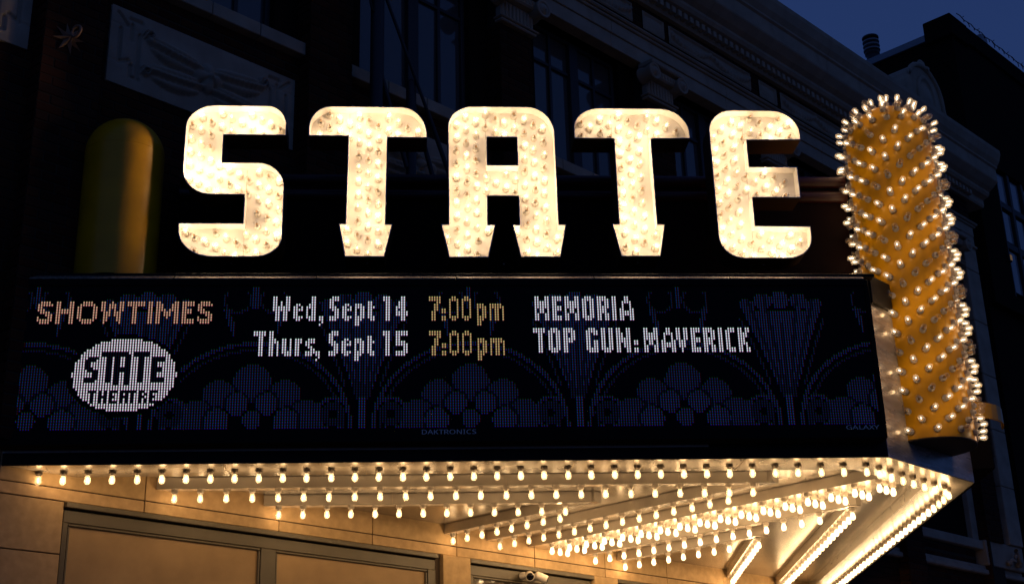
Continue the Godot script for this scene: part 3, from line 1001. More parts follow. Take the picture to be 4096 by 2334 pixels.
	for i in 36:
		bulb(t, fr * Vector3(0.137 + 0.165 * i, 0, -0.17), down, "white" if i > 2 else "lit", "socket_dark", BULB_SOFFIT * 1.6)
	for i in 24:
		bulb(t, fl * Vector3(-5.079 + 0.187 * i, 0, n2 - 0.04), down, "lit", "porcelain", BULB_SOFFIT)
	for i in 13:
		bulb(t, fl * Vector3(-4.384 + 0.187 * i, 0, n3 - 0.04), down, "lit", "porcelain", BULB_SOFFIT)
	for i in 15:
		bulb(t, Vector3(0.052, 0, -3.913 + 0.178 * i), down, "lit", "porcelain", BULB_SOFFIT)
		bulb(t, Vector3(1.352, 0, -3.913 + 0.178 * i), down, "white", "porcelain", BULB_SOFFIT * 1.6)
	for i in 8:
		bulb(t, Vector3(-0.467, 0, -3.978 + 0.18 * i), down, "lit", "porcelain", BULB_SOFFIT)
		bulb(t, Vector3(1.873, 0, -3.978 + 0.18 * i), down, "white", "porcelain", BULB_SOFFIT * 1.6)
	for i in 17:
		for x in [0.605, 0.71, 0.815]:
			bulb(t, Vector3(x, 0, -0.43 - 0.21 * i), down, "white", "porcelain", BULB_SOFFIT * 1.6)
	for i in 23:
		bulb(t, fr * Vector3(0.84 + 0.187 * i, 0, m2 - 0.04), down, "white", "porcelain", BULB_SOFFIT * 1.6)
	for i in 13:
		bulb(t, fr * Vector3(2.08 + 0.187 * i, 0, m3 - 0.04), down, "white", "porcelain", BULB_SOFFIT * 1.6)


# ---------------------------------------------------------------- the two LED screens
const LC := 336
const LR := 56
var led := PackedColorArray()

func lit(c: int, r: int, k: Color) -> void:
	if c >= 0 and c < LC and r >= 0 and r < LR:
		led[r * LC + c] = k

func glyph(rows: String, c: int, r: int, k: Color, top := 0) -> void:
	var a := rows.split(" ")
	for j in a.size():
		for i in a[j].length():
			if a[j][i] == "#":
				lit(c + i, r + top + j, k)

func led_picture() -> ImageTexture:
	led.resize(LC * LR)
	# the ornament behind the text: palmettes, five-lobed flowers, arches and small scrolls in violet blue
	for r in LR:
		for c in LC:
			var v := 0.0
			var n := roundi((c - 49.5) / 83.6)
			var fx := c - (49.5 + 83.6 * n)                  # from the nearest palmette
			var m := roundi((c - 7.5) / 83.6)
			var px := c - (7.5 + 83.6 * m)                   # from the nearest flower
			var ring := Vector2(px, (r - 56.0) * 1.12).length()
			if absf(ring - 37.5) < 0.9:
				v = 0.3
			elif absf(ring - 34.5) < 0.6 and r > 24:
				v = 0.12
			for p in [[0.0, 38.0, 7.4, 0.32], [12.6, 43.0, 6.3, 0.3], [20.8, 51.0, 6.6, 0.3], [5.6, 46.0, 4.3, 0.42], [13.0, 52.6, 4.8, 0.46], [0.0, 52.0, 3.6, 0.4]]:
				var d := Vector2(absf(px) - p[0], r - p[1]).length()
				if d < p[2]:
					v = p[3] * (1.1 - 0.25 * d / p[2])
				elif d >= p[2] and d < p[2] + 0.9:
					v *= 0.2
			if absf(px) < 1.1 and r < 9:
				v = 0.34
			if absf(Vector2(absf(px) - 7.0, r - 5.0).length() - 5.0) < 0.6 and r > 1:
				v = 0.16
			if absf(px) > 8.0 and absf(absf(px) - 11.0 + 0.35 * (r - 9)) < 1.2 and r > 8 and r < 20:
				v = 0.3
			# a shell of veined leaves that fans out from the stem, with a scalloped top
			var from := Vector2(fx, 49.0 - r)
			var hw := 2.6 + 17.5 * pow(clampf(1.0 - r / 45.0, 0.0, 1.0), 1.15)
			if r < 45 and absf(fx) < hw:
				var ang := rad_to_deg(atan2(absf(fx), from.y))
				var vein := absf(fposmod(ang + 4.2, 8.4) - 4.2) * from.length() / 57.3
				var lobe := r > 9
				for q in [[0.0, 5.0, 3.8], [7.4, 5.6, 3.6], [14.2, 8.4, 3.8]]:
					lobe = lobe or Vector2(absf(fx) - q[0], r - q[1]).length() < q[2]
				if lobe:
					v = 0.4 - 0.006 * absf(fx)
					if vein < 0.62 and (r > 14 or ang > 5.0):
						v *= 0.3
				elif v < 0.3:
					v = 0.0
			if absf(absf(fx) - hw - 2.6) < 0.6 and r > 12 and r < 40:
				v = maxf(v, 0.14)
			if r >= 44 and absf(fx) < 1.4:
				v = 0.5
			var curl := Vector2(absf(fx) - 11.0, r - 50.0).length()
			if absf(curl - 6.0) < 0.8 and (absf(fx) > 8.0 or r < 50):
				v = 0.32
			elif curl < 4.8 and curl > 1.5:
				v = 0.13
			if v > 0.0:
				led[r * LC + c] = Color(0.045 * v, 0.06 * v, 0.5 * v)
	# the theatre's oval sign
	for r in LR:
		for c in LC:
			var d := Vector2((c - 42.5) / 19.6, (r - 34.5) / 14.3).length()
			if d < 1.0:
				led[r * LC + c] = Color(0.3, 0.26, 0.31)
			elif d < 1.1:
				led[r * LC + c] = Color.BLACK
	var ink := Color(0.004, 0.004, 0.02)
	glyph(".#### ####. ##... ##... ###.. .#### ...## ...## ##### ####.", 28, 28, ink)
	glyph("###### ###### ..##.. ..##.. ..##.. ..##.. ..##.. ..##.. ..##.. ..##.. ..##.. ..##..", 34, 26, ink)
	glyph(".####. ###### ##..## ##..## ##..## ##..## ###### ###### ##..## ##..## ##..## ##..## ##..##", 39, 26, ink)
	glyph("###### ###### ..##.. ..##.. ..##.. ..##.. ..##.. ..##.. ..##.. ..##.. ..##.. ..##..", 46, 26, ink)
	glyph("##### ##### ##... ##... ####. ####. ##... ##... ##### #####", 53, 28, ink)
	var small := {"T": "### .#. .#. .#. .#.", "H": "#.# #.# ### #.# #.#", "E": "### #.. ##. #.. ###", "A": "### #.# ### #.# #.#", "R": "##. #.# ##. #.# #.#"}
	var word := "THEATRE"
	for i in word.length():
		glyph(small[word[i]], 30 + 4 * i - (1 if i > 3 else 0), 41, ink)
	# the programme
	var N := {
		"W": ["##...## ##...## ##.#.## ##.#.## ####### ####### .##.##. .##.##. .##.##. .##.##.", 0], "e": [".##. ##.# #### ##.. ##.. #### .##.", 3], "d": ["..## ..## ..## .### #### #.## #.## #.## #### .###", 0],
		",": ["## ## .# #.", 8], "S": [".### #### ##.. ##.. ###. .### ..## ..## #### ###.", 0], "p": ["###. #### #.## #.## #.## #### ###. ##.. ##..", 3], "t": ["##. ##. ### ##. ##. ##. ### .##", 2],
		"1": ["### ### .## .## .## .## .## .## .## .##", 0], "4": ["..##. ..##. .###. .###. ####. #.##. ##### ##### ..##. ..##.", 0], "5": ["##### ##### ##... ##... ####. ##### ...## ...## ##### ####.", 0],
		"T": ["##### ##### ..##. ..##. ..##. ..##. ..##. ..##. ..##. ..##.", 0], "h": ["##.. ##.. ##.. ###. #### ##.# ##.# ##.# ##.# ##.#", 0], "u": ["##.# ##.# ##.# ##.# ##.# #### .###", 3], "r": ["### ### ##. ##. ##. ##. ##.", 3],
		"s": [".### #### ##.. .##. ..## #### ###.", 3], "7": ["##### ##### ...## ..##. ..##. ..##. .##.. .##.. .##.. .##..", 0], ":": ["## ## .. ## ##", 5], "0": [".##. #### #..# #..# #..# #..# #..# #..# #### .##.", 0],
		"m": ["#####. ###### #.##.# #.##.# #.##.# #.##.# #.##.#", 3], "M": ["##..## ##..## ###### ###### ###### #.##.# #.##.# ##..## ##..## ##..##", 0], "E": ["#### #### ##.. ##.. #### #### ##.. ##.. #### ####", 0],
		"O": [".###. ##### ##.## ##.## ##.## ##.## ##.## ##.## ##### .###.", 0], "R": ["####. ##### ##.## ##.## ##### ####. ####. ##.## ##.## ##.##", 0], "I": ["## ## ## ## ## ## ## ## ## ##", 0],
		"A": ["..##.. ..##.. .####. .#..#. .#..#. ##..## ###### ###### ##..## ##..##", 0], "P": ["####. ##### ##.## ##.## ##### ####. ##... ##... ##... ##...", 0], "G": [".###. ##### ##.## ##... ##... ##.## ##.## ##.## ##### .####", 0],
		"U": ["##.## ##.## ##.## ##.## ##.## ##.## ##.## ##.## ##### .###.", 0], "N": ["##..## ##..## ###.## ###.## ###### ###### ##.### ##.### ##..## ##..##", 0], "V": ["##.## ##.## ##.## ##.## ##.## .###. .###. .###. ..#.. ..#..", 0],
		"C": [".### #### ##.. ##.. ##.. ##.. ##.. ##.. #### .###", 0], "K": ["##.## ##.## ####. ####. ###.. ###.. ####. ##.#. ##.## ##.##", 0],
	}
	var white := Color(0.3, 0.28, 0.34)
	var amber := Color(0.2, 0.125, 0.055)
	for line in [
		["Wed,", [0, 8, 13, 18], 98, 4, white], ["Sept", [0, 5, 10, 15], 120, 4, white], ["14", [0, 5], 141, 4, white],
		["Thurs,", [0, 6, 11, 16, 20, 24], 91, 18, white], ["Sept", [0, 5, 10, 15], 120, 18, white], ["15", [0, 5], 141, 18, white],
		["7:00pm", [0, 5, 8, 13, 19, 24], 159, 4, amber], ["7:00pm", [0, 5, 8, 13, 19, 24], 159, 18, amber],
		["MEMORIA", [0, 7, 12, 19, 25, 31, 34], 201, 4, white], ["TOP", [0, 6, 12], 200, 17, white], ["GUN:", [0, 6, 12, 19], 221, 17, white],
		["MAVERICK", [0, 7, 13, 19, 24, 30, 33, 38], 244, 17, white],
	]:
		for i in line[0].length():
			var g: Array = N[line[0][i]]
			glyph(g[0], line[2] + line[1][i], line[3], line[4], g[1])
	var wide := {
		"S": ".####. ###### ##.... ###... .####. ...### #...## ###### .####.", "H": "##...## ##...## ##...## ####### ####### ##...## ##...## ##...## ##...##", "O": "..####.. .######. ##....## ##....## ##....## ##....## ##....## .######. ..####..",
		"W": "##..#..## ##.###.## ##.###.## ##.#.#.## .###.###. .###.###. .##...##. .##...##. .#.....#.", "T": "####### ####### ..##... ..##... ..##... ..##... ..##... ..##... ..##...", "I": "## ## ## ## ## ## ## ## ##",
		"M": "##.....## ###...### ###...### ####.#### ##.###.## ##.###.## ##..#..## ##.....## ##.....##", "E": "##### ##### ##... ####. ####. ##... ##... ##### #####",
	}
	var title := "SHOWTIMES"
	var starts := [0, 7, 15, 24, 34, 42, 45, 55, 61]
	for i in 9:
		glyph(wide[title[i]], 8 + starts[i], 6, Color(0.24, 0.12, 0.085))
	# every LED is three dots (green and blue at the left, red at the right) on a black face
	var im := Image.create_empty(LC * 6, LR * 6, false, Image.FORMAT_RGB8)
	im.fill(Color.BLACK)
	for r in LR:
		for c in LC:
			var k := led[r * LC + c]
			if k.r + k.g + k.b < 0.01:
				continue
			var s := k.linear_to_srgb()
			var w := 3 if k.get_luminance() > 0.06 else 1
			im.fill_rect(Rect2i(c * 6 + 1, r * 6, w, 3), Color(0.8 * s.r, s.g, 0.85 * s.b) if w == 3 else Color(0, s.g, 0))
			im.fill_rect(Rect2i(c * 6 + 1, r * 6 + 3, w, 2), Color(0.8 * s.r, 0.75 * s.g, s.b) if w == 3 else Color(0, 0, s.b))
			im.fill_rect(Rect2i(c * 6 + 3, r * 6 + 2, 1, 3), Color(s.r, 0.55 * s.g, 0.6 * s.b) if w == 3 else Color(s.r, 0.0, 0.0))
	return ImageTexture.create_from_image(im)

func lettering(text: String, size: float, w: float, parent: Node3D, at: Vector3) -> void:
	var f := SystemFont.new()
	f.font_names = PackedStringArray(["Droid Sans"])
	var m := TextMesh.new()
	m.text = text
	m.font = f
	m.font_size = 32
	m.pixel_size = size / 23.0
	m.depth = 0.003
	m.horizontal_alignment = HORIZONTAL_ALIGNMENT_LEFT
	m.vertical_alignment = VERTICAL_ALIGNMENT_BOTTOM
	m.material = M.print
	var real := m.get_aabb()
	var k := w / maxf(real.size.x, 0.01)
	part_mesh("maker_name", m, parent, Transform3D(Basis().scaled(Vector3(k, 1, 1)), at - Vector3(real.position.x * k, real.position.y, 0)))

func screens() -> void:
	var t := thing("led_screen", "wide black LED screen showing times and film titles below the lit letters", "screen", FL)
	part("cabinet", bx(Vector3(-6.11, 0.1, 0.002), Vector3(-0.03, 1.296, 0.106), 0.012), M.black, t)
	var x0 := -6.07
	var x1 := -0.068
	var y0 := 0.206
	var y1 := 1.236
	var rim := MB.new()
	rim.box(Vector3(-6.105, 0.104, 0.106), Vector3(-0.034, y0, 0.13), 0.008)
	rim.box(Vector3(-6.105, y1, 0.106), Vector3(-0.034, 1.292, 0.13), 0.008)
	rim.box(Vector3(-6.105, y0, 0.106), Vector3(x0, y1, 0.129), 0.003)
	rim.box(Vector3(x1, y0, 0.106), Vector3(-0.034, y1, 0.129), 0.003)
	part("bezel", rim, M.black, t)
	var tex := led_picture()
	var m: StandardMaterial3D = M.led_face
	m.emission_enabled = true
	m.emission = Color.BLACK
	m.emission_texture = tex
	m.emission_energy_multiplier = 3.6
	for k in 7:
		var a := x0 + (x1 - x0) * k / 7.0
		var b := x0 + (x1 - x0) * (k + 1) / 7.0
		var q := MB.new()
		q.v = PackedVector3Array([Vector3(a, y0, 0.12), Vector3(a, y1, 0.12), Vector3(b, y1, 0.12), Vector3(a, y0, 0.12), Vector3(b, y1, 0.12), Vector3(b, y0, 0.12)])
		q.n = PackedVector3Array([Vector3(0, 0, 1), Vector3(0, 0, 1), Vector3(0, 0, 1), Vector3(0, 0, 1), Vector3(0, 0, 1), Vector3(0, 0, 1)])
		var u := k / 7.0
		var w := (k + 1) / 7.0
		q.uv = PackedVector2Array([Vector2(u, 1), Vector2(u, 0), Vector2(w, 0), Vector2(u, 1), Vector2(w, 0), Vector2(w, 1)])
		part("display_module", q, m, t)
	lettering("DAKTRONICS", 0.03, 0.37, t, Vector3(-3.28, 0.158, 0.1305))
	lettering("GALAXY", 0.028, 0.235, t, Vector3(-0.325, 0.168, 0.1305))
	var r := thing("led_screen", "black LED screen seen edge on, with serrated outline, right of the lit pylon", "screen", FR)
	part("cabinet", bx(Vector3(0.04, 0.11, 0.002), Vector3(6.09, 1.3, 0.19), 0.012), M.black, r)
	var lv := bx(Vector3(0.06, 0, 0), Vector3(6.05, 0.006, 0.014)).add_to(ArrayMesh.new(), M.black)
	for k in 56:
		part_mesh("louver", lv, r, moved(Vector3(0, 0.215 + 0.0184 * k, 0.19)))


# ---------------------------------------------------------------- the letters
func outline(list: Array) -> PackedVector2Array:   # corners as [x, y] or, rounded, as [x, y, length before, length after]
	var out := PackedVector2Array()
	for i in list.size():
		var p := Vector2(list[i][0], list[i][1])
		if list[i].size() == 2:
			out.append(p)
			continue
		var pre: Array = list[(i + list.size() - 1) % list.size()]
		var nxt: Array = list[(i + 1) % list.size()]
		var a := p + (Vector2(pre[0], pre[1]) - p).normalized() * float(list[i][2])
		var b := p + (Vector2(nxt[0], nxt[1]) - p).normalized() * float(list[i][3])
		for k in 11:
			var f := k / 10.0
			out.append(a.bezier_interpolate(a.lerp(p, 0.56), b.lerp(p, 0.56), b, f))
	return out

func inset(p: PackedVector2Array, d: float) -> PackedVector2Array:   # p runs counter-clockwise
	var out := PackedVector2Array()
	for i in p.size():
		var a := (p[i] - p[(i + p.size() - 1) % p.size()]).normalized().orthogonal() * -1.0
		var b := (p[(i + 1) % p.size()] - p[i]).normalized().orthogonal() * -1.0
		var m := (a + b).normalized()
		out.append(p[i] + m * d / maxf(0.4, m.dot(a)))
	return out

const LETTER_FRONT := -0.03
const LETTER_FACE := -0.13
const LETTER_BACK := -0.27

func letter_wall(p: PackedVector2Array, t: Node3D, shift: Vector2) -> void:
	var q := inset(p, 0.006)
	var outer := MB.new()
	var inner := MB.new()
	for i in p.size():
		var j := (i + 1) % p.size()
		var a := p[i] - shift
		var b := p[j] - shift
		var c := q[i] - shift
		var d := q[j] - shift
		outer.quad(Vector3(a.x, a.y, LETTER_FRONT), Vector3(a.x, a.y, LETTER_BACK), Vector3(b.x, b.y, LETTER_BACK), Vector3(b.x, b.y, LETTER_FRONT))
		inner.quad(Vector3(c.x, c.y, LETTER_BACK + 0.1), Vector3(c.x, c.y, LETTER_FRONT), Vector3(d.x, d.y, LETTER_FRONT), Vector3(d.x, d.y, LETTER_BACK + 0.1))
		inner.quad(Vector3(a.x, a.y, LETTER_FRONT), Vector3(b.x, b.y, LETTER_FRONT), Vector3(d.x, d.y, LETTER_FRONT), Vector3(c.x, c.y, LETTER_FRONT))
	part("outer_return", outer, M.letter_side, t)
	part("inner_return", inner, M.enamel, t)

func letter(label: String, list: Array, hole: Array, seams: Array) -> void:
	var p := outline(list)
	if Geometry2D.is_polygon_clockwise(p):
		p.reverse()
	var lo := p[0]
	var hi := p[0]
	for q in p:
		lo = lo.min(q)
		hi = hi.max(q)
	var shift := Vector2((lo.x + hi.x) * 0.5, lo.y)
	var t := thing("channel_letter", label, "sign letter", FL * moved(Vector3(shift.x, shift.y, 0)), "bulb letters standing on the marquee")
	letter_wall(p, t, shift)
	var face := p.duplicate()
	var h := PackedVector2Array()
	if hole:
		h = outline(hole)
		if not Geometry2D.is_polygon_clockwise(h):
			h.reverse()
		letter_wall(h, t, shift)
		# join the hole to the outline for the two sheets
		var best := 0
		for i in p.size():
			if p[i].distance_to(h[0]) < p[best].distance_to(h[0]):
				best = i
		face = PackedVector2Array()
		for i in p.size():
			face.append(p[(best + i) % p.size()])
		face.append(p[best] + Vector2(0.0003, 0.0001))
		face.append(h[0] + Vector2(0.0003, 0.0001))
		for i in range(1, h.size()):
			face.append(h[i])
		face.append(h[0])
	for i in face.size():
		face[i] -= shift
	var f := MB.new()
	f.cap(face, LETTER_FACE, 1.0)
	part("face", f, M.enamel, t)
	var b := MB.new()
	b.cap(face, LETTER_BACK, -1.0)
	part("back", b, M.letter_side, t)
	for s in seams:
		part("seam", bx(Vector3(s[0] - shift.x - 0.0012, s[1] - shift.y, LETTER_FACE), Vector3(s[0] - shift.x + 0.0012, s[2] - shift.y, LETTER_FACE + 0.0012)), M.seam, t)
	for k in 2:
		var arm := bx(Vector3(-0.1 + 0.2 * k - 0.012, 0.6, -0.615), Vector3(-0.1 + 0.2 * k + 0.012, 0.63, LETTER_BACK - 0.001), 0.003)
		part("support_arm", arm, M.steel, t)
	var bolt := MB.new()
	bolt.x = moved(Vector3(0, -0.001, -0.15)) * Transform3D(Basis(Vector3(1, 0, 0), PI), Vector3())
	bolt.lathe(PackedVector2Array([Vector2(0.007, 0), Vector2(0.006, 0.006), Vector2(0, 0.008)]), 8)
	part("bolt", bolt, M.white_paint, t)  # white colour stands for the glint on the bolt
	# bulbs on a slanting grid that chases in threes
	var first := int(floor(lo.x / 0.0735)) - 1
	for a in range(first, first + int((hi.x - lo.x) / 0.0735) + 4):
		for r in range(-14, 26):
			var q := Vector2(0.0735 * a + 0.004, 1.56 - 0.040 * fposmod(a, 11) + 0.109 * r) + Vector2(rng.randf_range(-0.004, 0.004), rng.randf_range(-0.004, 0.004))
			if not Geometry2D.is_point_in_polygon(q, p) or (hole and Geometry2D.is_point_in_polygon(q, h)):
				continue
			var near := 1.0
			for ring in [p, h]:
				for i in ring.size():
					near = minf(near, q.distance_to(Geometry2D.get_closest_point_to_segment(q, ring[i], ring[(i + 1) % ring.size()])))
			if near < 0.027:
				continue
			var ph := posmod(r + 2 * a, 6)
			var st := "lit" if ph < 2 else ("lit" if rng.randf() < 0.2 else ("dim" if rng.randf() < 0.5 else "off"))
			bulb(t, Vector3(q.x - shift.x, q.y - shift.y, LETTER_FACE), Vector3(0, 0, 1), st, "white_socket", BULB_LETTER, Vector3.RIGHT, CREAM)

func letters() -> void:
	letter("cream bulb-lit letter S, first of the row beside the unlit yellow pylon", [
		[-5.03, 2.757, 0.185, 0.213], [-4.287, 2.755, 0.143, 0.168], [-4.287, 2.507], [-4.747, 2.507], [-4.747, 2.28], [-4.287, 2.28, 0.203, 0.203], [-4.287, 1.525, 0.169, 0.197], [-5.037, 1.525, 0.254, 0.222],
		[-5.037, 1.79], [-4.574, 1.79], [-4.574, 2.018], [-5.035, 2.018, 0.226, 0.216]], [], [[-4.72, 2.51, 2.745], [-4.575, 1.53, 2.26]])
	letter("cream bulb-lit letter T between the letters S and A", [
		[-4.12, 2.757, 0.186, 0.166], [-3.234, 2.755, 0.2, 0.234], [-3.234, 2.496], [-3.53, 2.496], [-3.54, 1.786], [-3.49, 1.784], [-3.548, 1.527], [-3.833, 1.527], [-3.882, 1.789], [-3.833, 1.788], [-3.824, 2.505], [-4.12, 2.505]], [],
		[[-3.82, 2.5, 2.745], [-3.53, 2.5, 2.745]])
	letter("cream bulb-lit letter A in the middle of the row", [
		[-3.075, 2.768, 0.168, 0.198], [-2.265, 2.768, 0.209, 0.228], [-2.261, 1.788], [-2.207, 1.788], [-2.26, 1.527], [-2.551, 1.527], [-2.607, 1.785], [-2.555, 1.785], [-2.555, 2.016], [-2.785, 2.016], [-2.788, 1.785], [-2.732, 1.785],
		[-2.789, 1.524], [-3.077, 1.524], [-3.133, 1.786], [-3.078, 1.786]], [[-2.782, 2.505], [-2.555, 2.505], [-2.555, 2.273], [-2.782, 2.273]], [[-2.785, 2.02, 2.27], [-2.552, 2.02, 2.27], [-2.785, 2.51, 2.75], [-2.552, 2.51, 2.75]])
	letter("cream bulb-lit letter T between the letters A and E", [
		[-2.115, 2.764, 0.174, 0.208], [-1.222, 2.764, 0.222, 0.225], [-1.222, 2.51], [-1.526, 2.503], [-1.522, 1.792], [-1.467, 1.791], [-1.517, 1.534], [-1.808, 1.534], [-1.864, 1.794], [-1.812, 1.793], [-1.812, 2.502], [-2.115, 2.502]], [],
		[[-1.81, 2.505, 2.75], [-1.53, 2.505, 2.75]])
	letter("cream bulb-lit letter E, last of the row beside the bulb-covered pylon", [
		[-1.072, 2.757, 0.186, 0.197], [-0.361, 2.757, 0.22, 0.2], [-0.361, 2.504], [-0.783, 2.498], [-0.783, 2.273], [-0.411, 2.273], [-0.411, 2.015], [-0.782, 2.015], [-0.782, 1.783], [-0.361, 1.78], [-0.363, 1.52, 0.176, 0.197],
		[-1.07, 1.52, 0.185, 0.184]], [], [[-0.785, 1.53, 2.75]])


# ---------------------------------------------------------------- the two yellow pylons
func pylon_shape(r: float, y0: float, y1: float) -> MB:
	var prof := PackedVector2Array([Vector2(r, y0), Vector2(r, y1)])
	for k in range(1, 15):
		var f := PI / 2 * k / 14.0
		prof.append(Vector2(r * cos(f), y1 + r * sin(f)))
	prof[-1].x = 0.0
	var b := MB.new()
	b.lathe(prof, 56)
	return b

func pylons() -> void:
	var r := 0.33
	var t := thing("yellow_pylon", "round topped yellow pylon studded with glowing bulbs on the marquee's nose", "pylon", Transform3D(Basis(), Vector3(0.65, HS, Z0)), "yellow pylons at the ends of the sign")
	part("body", pylon_shape(r, 0.16, 2.655), M.yellow, t)
	var base := MB.new()
	base.x = moved(Vector3(0, 0.16, 0))
	base.lathe(PackedVector2Array([Vector2(0, -0.004), Vector2(r - 0.004, -0.004), Vector2(r + 0.003, 0.0), Vector2(r + 0.003, 0.012)]), 56)
	part("base_plate", base, M.pylon_base, t)
	for k in range(-5, 12):
		var th := deg_to_rad(-84.5 + 15.75 * k)
		var o := Vector3(sin(th), 0, cos(th))
		for j in range(-12, 20):
			var h := 0.83 + 0.15 * j + 0.075 * k
			if h < 0.215 or h > 2.68 or (th < deg_to_rad(-88) and h < 1.45) or (th > deg_to_rad(60) and h < 1.45):
				continue
			var st := "off" if posmod(j, 3) == 0 else "clear"
			if st == "clear" and rng.randf() < 0.06:
				st = "dim"
			bulb(t, o * r + Vector3(0, h, 0), o, st, "porcelain", BULB_PYLON, Vector3.UP)
	var rows := [[18.0, 18, 0.0], [36.0, 15, 8.0], [54.0, 11, 0.0], [72.0, 6, 12.0], [88.0, 1, 0.0]]
	for e in rows.size():
		var el := deg_to_rad(rows[e][0])
		for k in rows[e][1]:
			var th: float = TAU * k / rows[e][1] + deg_to_rad(rows[e][2])
			var o := Vector3(sin(th) * cos(el), sin(el), cos(th) * cos(el))
			if o.dot(Vector3(-0.9, -0.35, 0.44).normalized()) < -0.6:
				continue                                     # the far side, out of sight
			bulb(t, o * r + Vector3(0, 2.655, 0), o, "off" if (k + 2 * e) % 3 == 0 else "clear", "porcelain", BULB_PYLON, Vector3(0.3, 1, 0.1))
	var fin := MB.new()
	fin.x = Transform3D(Basis(Vector3(1, 0, 0), Vector3(0, 0, 1), Vector3(0, -1, 0)), Vector3())
	var arc := PackedVector2Array()
	for k in 9:
		var f := k / 8.0
		arc.append(Vector2(0.27 + 0.6 * f, 0.2 + 0.12 * sin(f * PI * 0.9) - 0.04 * f))
	for k in 9:
		var f := 1.0 - k / 8.0
		arc.append(Vector2(0.27 + 0.6 * f, 0.185 + 0.12 * sin(f * PI * 0.9) - 0.04 * f))
	fin.prism(arc, -0.54, -0.42)
	part("bracket", fin, M.yellow, t)

	var r2 := 0.2885
	var u := thing("yellow_pylon", "plain unlit yellow pylon with a round top left of the letter S", "pylon", Transform3D(Basis(), Vector3(-3.984, HS, 0.266)), "yellow pylons at the ends of the sign")
	part("body", pylon_shape(r2, 1.348, 2.39), M.yellow, u)
	var band := MB.new()
	band.lathe(PackedVector2Array([Vector2(r2 + 0.0005, 2.384), Vector2(r2 + 0.002, 2.385), Vector2(r2 + 0.002, 2.392), Vector2(r2 + 0.0005, 2.393)]), 56)
	part("seam", band, M.yellow, u)


# ---------------------------------------------------------------- steel that holds the sign
func supports() -> void:
	var t := thing("sign_support", "dark steel posts, braces and tie rod standing behind the sign letters", "sign support", moved(Vector3(-1.4, 5.1, 0.35)))
	var o := Vector3(-1.4, 5.1, 0.35)
	for p in [[-1.62, 9.6, 0.06], [-1.2, 7.82, 0.048]]:
		var b := MB.new()
		b.x = moved(Vector3(p[0] - o.x, 0, 0))
		b.lathe(PackedVector2Array([Vector2(p[2], 0), Vector2(p[2], p[1] - o.y), Vector2(p[2] * 0.8, p[1] - o.y + 0.03), Vector2(p[2] * 0.4, p[1] - o.y + 0.05), Vector2(0, p[1] - o.y + 0.055)]), 14)
		part("post", b, M.steel, t)
	for s in [[Vector3(-1.57, 7.8, 0.35), Vector3(-1.25, 6.95, 0.35)], [Vector3(-1.0, 7.62, 0.35), Vector3(-0.7, 7.0, 0.35)], [Vector3(-1.2, 7.7, 0.35), Vector3(-0.93, 6.95, 0.35)]]:
		var b := MB.new()
		b.tube(PackedVector3Array([s[0] - o, s[1] - o]), 0.022, 8)
		part("brace", b, M.steel, t)
	var rod := MB.new()
	rod.tube(PackedVector3Array([Vector3(-1.6, 8.72, 0.38) - o, Vector3(-1.07, 7.58, 0.42) - o]), 0.016, 8)
	part("tie_rod", rod, M.steel, t)
	var loop := MB.new()
	var pts := PackedVector3Array()
	for k in 15:
		var f := PI * 0.5 + PI * k / 14.0
		pts.append(Vector3(-1.65 + 0.07 * cos(f), 8.52 + 0.14 * sin(f), 0.37) - o)
	loop.tube(pts, 0.012, 7)
	part("cable_loop", loop, M.cable, t)


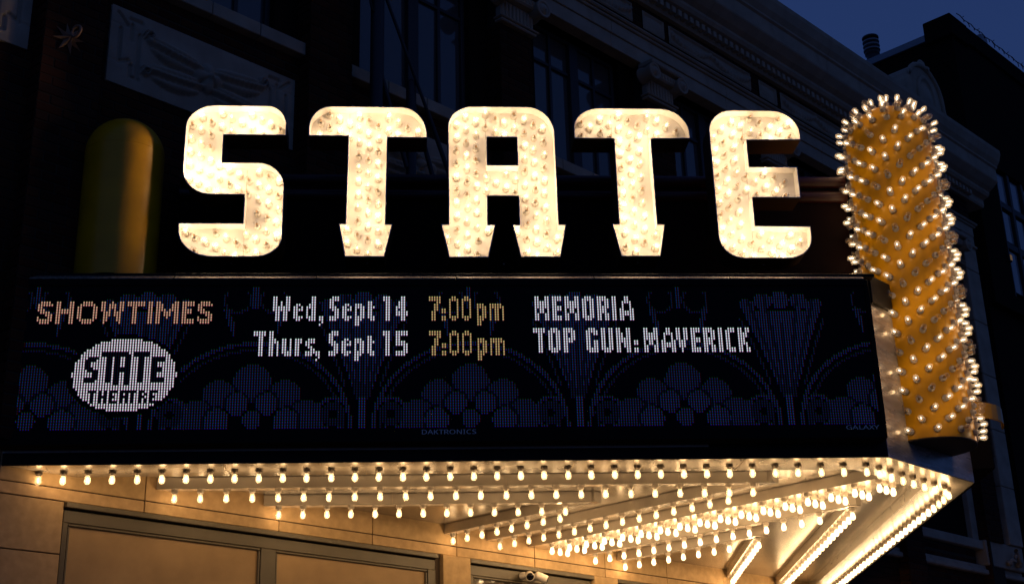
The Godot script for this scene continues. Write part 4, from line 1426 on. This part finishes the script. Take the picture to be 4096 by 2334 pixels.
# ---------------------------------------------------------------- small things
func small_things() -> void:
	# cast star on the brick pier at the left
	var s := thing("wall_star", "orange lit eight pointed wall star with a ring on the left brick pier", "wall star", moved(Vector3(-4.47, 7.02, 0.165)))
	var st := MB.new()
	var c := Vector3(0, 0, 0.05)
	for k in 16:
		var a := TAU * k / 16.0 + 0.2
		var b := TAU * (k + 1) / 16.0 + 0.2
		var ra := 0.13 if k % 2 == 0 else 0.05
		var rb := 0.13 if k % 2 == 1 else 0.05
		st.tri(c, Vector3(cos(a) * ra, sin(a) * ra, 0.0), Vector3(cos(b) * rb, sin(b) * rb, 0.0))
		st.tri(Vector3(0, 0, -0.01), Vector3(cos(b) * rb, sin(b) * rb, 0.0), Vector3(cos(a) * ra, sin(a) * ra, 0.0))
	part("star", st, M.orange_lit_iron, s)
	var ring := MB.new()
	var pts := PackedVector3Array()
	for k in 21:
		var f := TAU * k / 20.0
		pts.append(Vector3(0.03 * sin(f) * 0.4 + 0.01, 0.045 * cos(f) + 0.03, 0.09 + 0.045 * sin(f)))
	ring.tube(pts, 0.011, 8)
	part("ring", ring, M.orange_lit_iron, s)
	# two white cameras on the second door frame
	for k in 2:
		var left := k == 0
		var cam := thing("security_camera", "white bullet security camera with dark lens facing left above the doors" if left else "white bullet security camera pointing down right beside the other camera", "security camera", moved(Vector3(0.47 if left else 0.62, 3.5, 0.02)), "security cameras above the doors")
		var base := MB.new()
		base.x = Transform3D(Basis(Vector3(1, 0, 0), PI / 2), Vector3(0, 0, 0))
		base.lathe(PackedVector2Array([Vector2(0.032, -0.03), Vector2(0.032, 0.012), Vector2(0.018, 0.03), Vector2(0.016, 0.05), Vector2(0.0, 0.055)]), 18)
		part("mount", base, M.white_paint, cam)
		var dir := Vector3(-0.62, -0.32, 0.72).normalized() if left else Vector3(0.62, -0.42, 0.6).normalized()
		var y := dir
		var x := y.cross(Vector3.UP).normalized()
		var frame := Transform3D(Basis(x, y, x.cross(y)), Vector3(0, -0.01, 0.07) - dir * 0.04)
		var body := MB.new()
		body.x = frame
		body.lathe(PackedVector2Array([Vector2(0, -0.02), Vector2(0.02, -0.018), Vector2(0.036, 0.0), Vector2(0.04, 0.03), Vector2(0.04, 0.1), Vector2(0.036, 0.104), Vector2(0.034, 0.098)]), 20)
		part("body", body, M.white_paint, cam)
		var lens := MB.new()
		lens.x = frame
		lens.lathe(PackedVector2Array([Vector2(0.034, 0.097), Vector2(0.03, 0.106), Vector2(0.015, 0.112), Vector2(0, 0.114)]), 20)
		part("lens", lens, M.lens, cam)
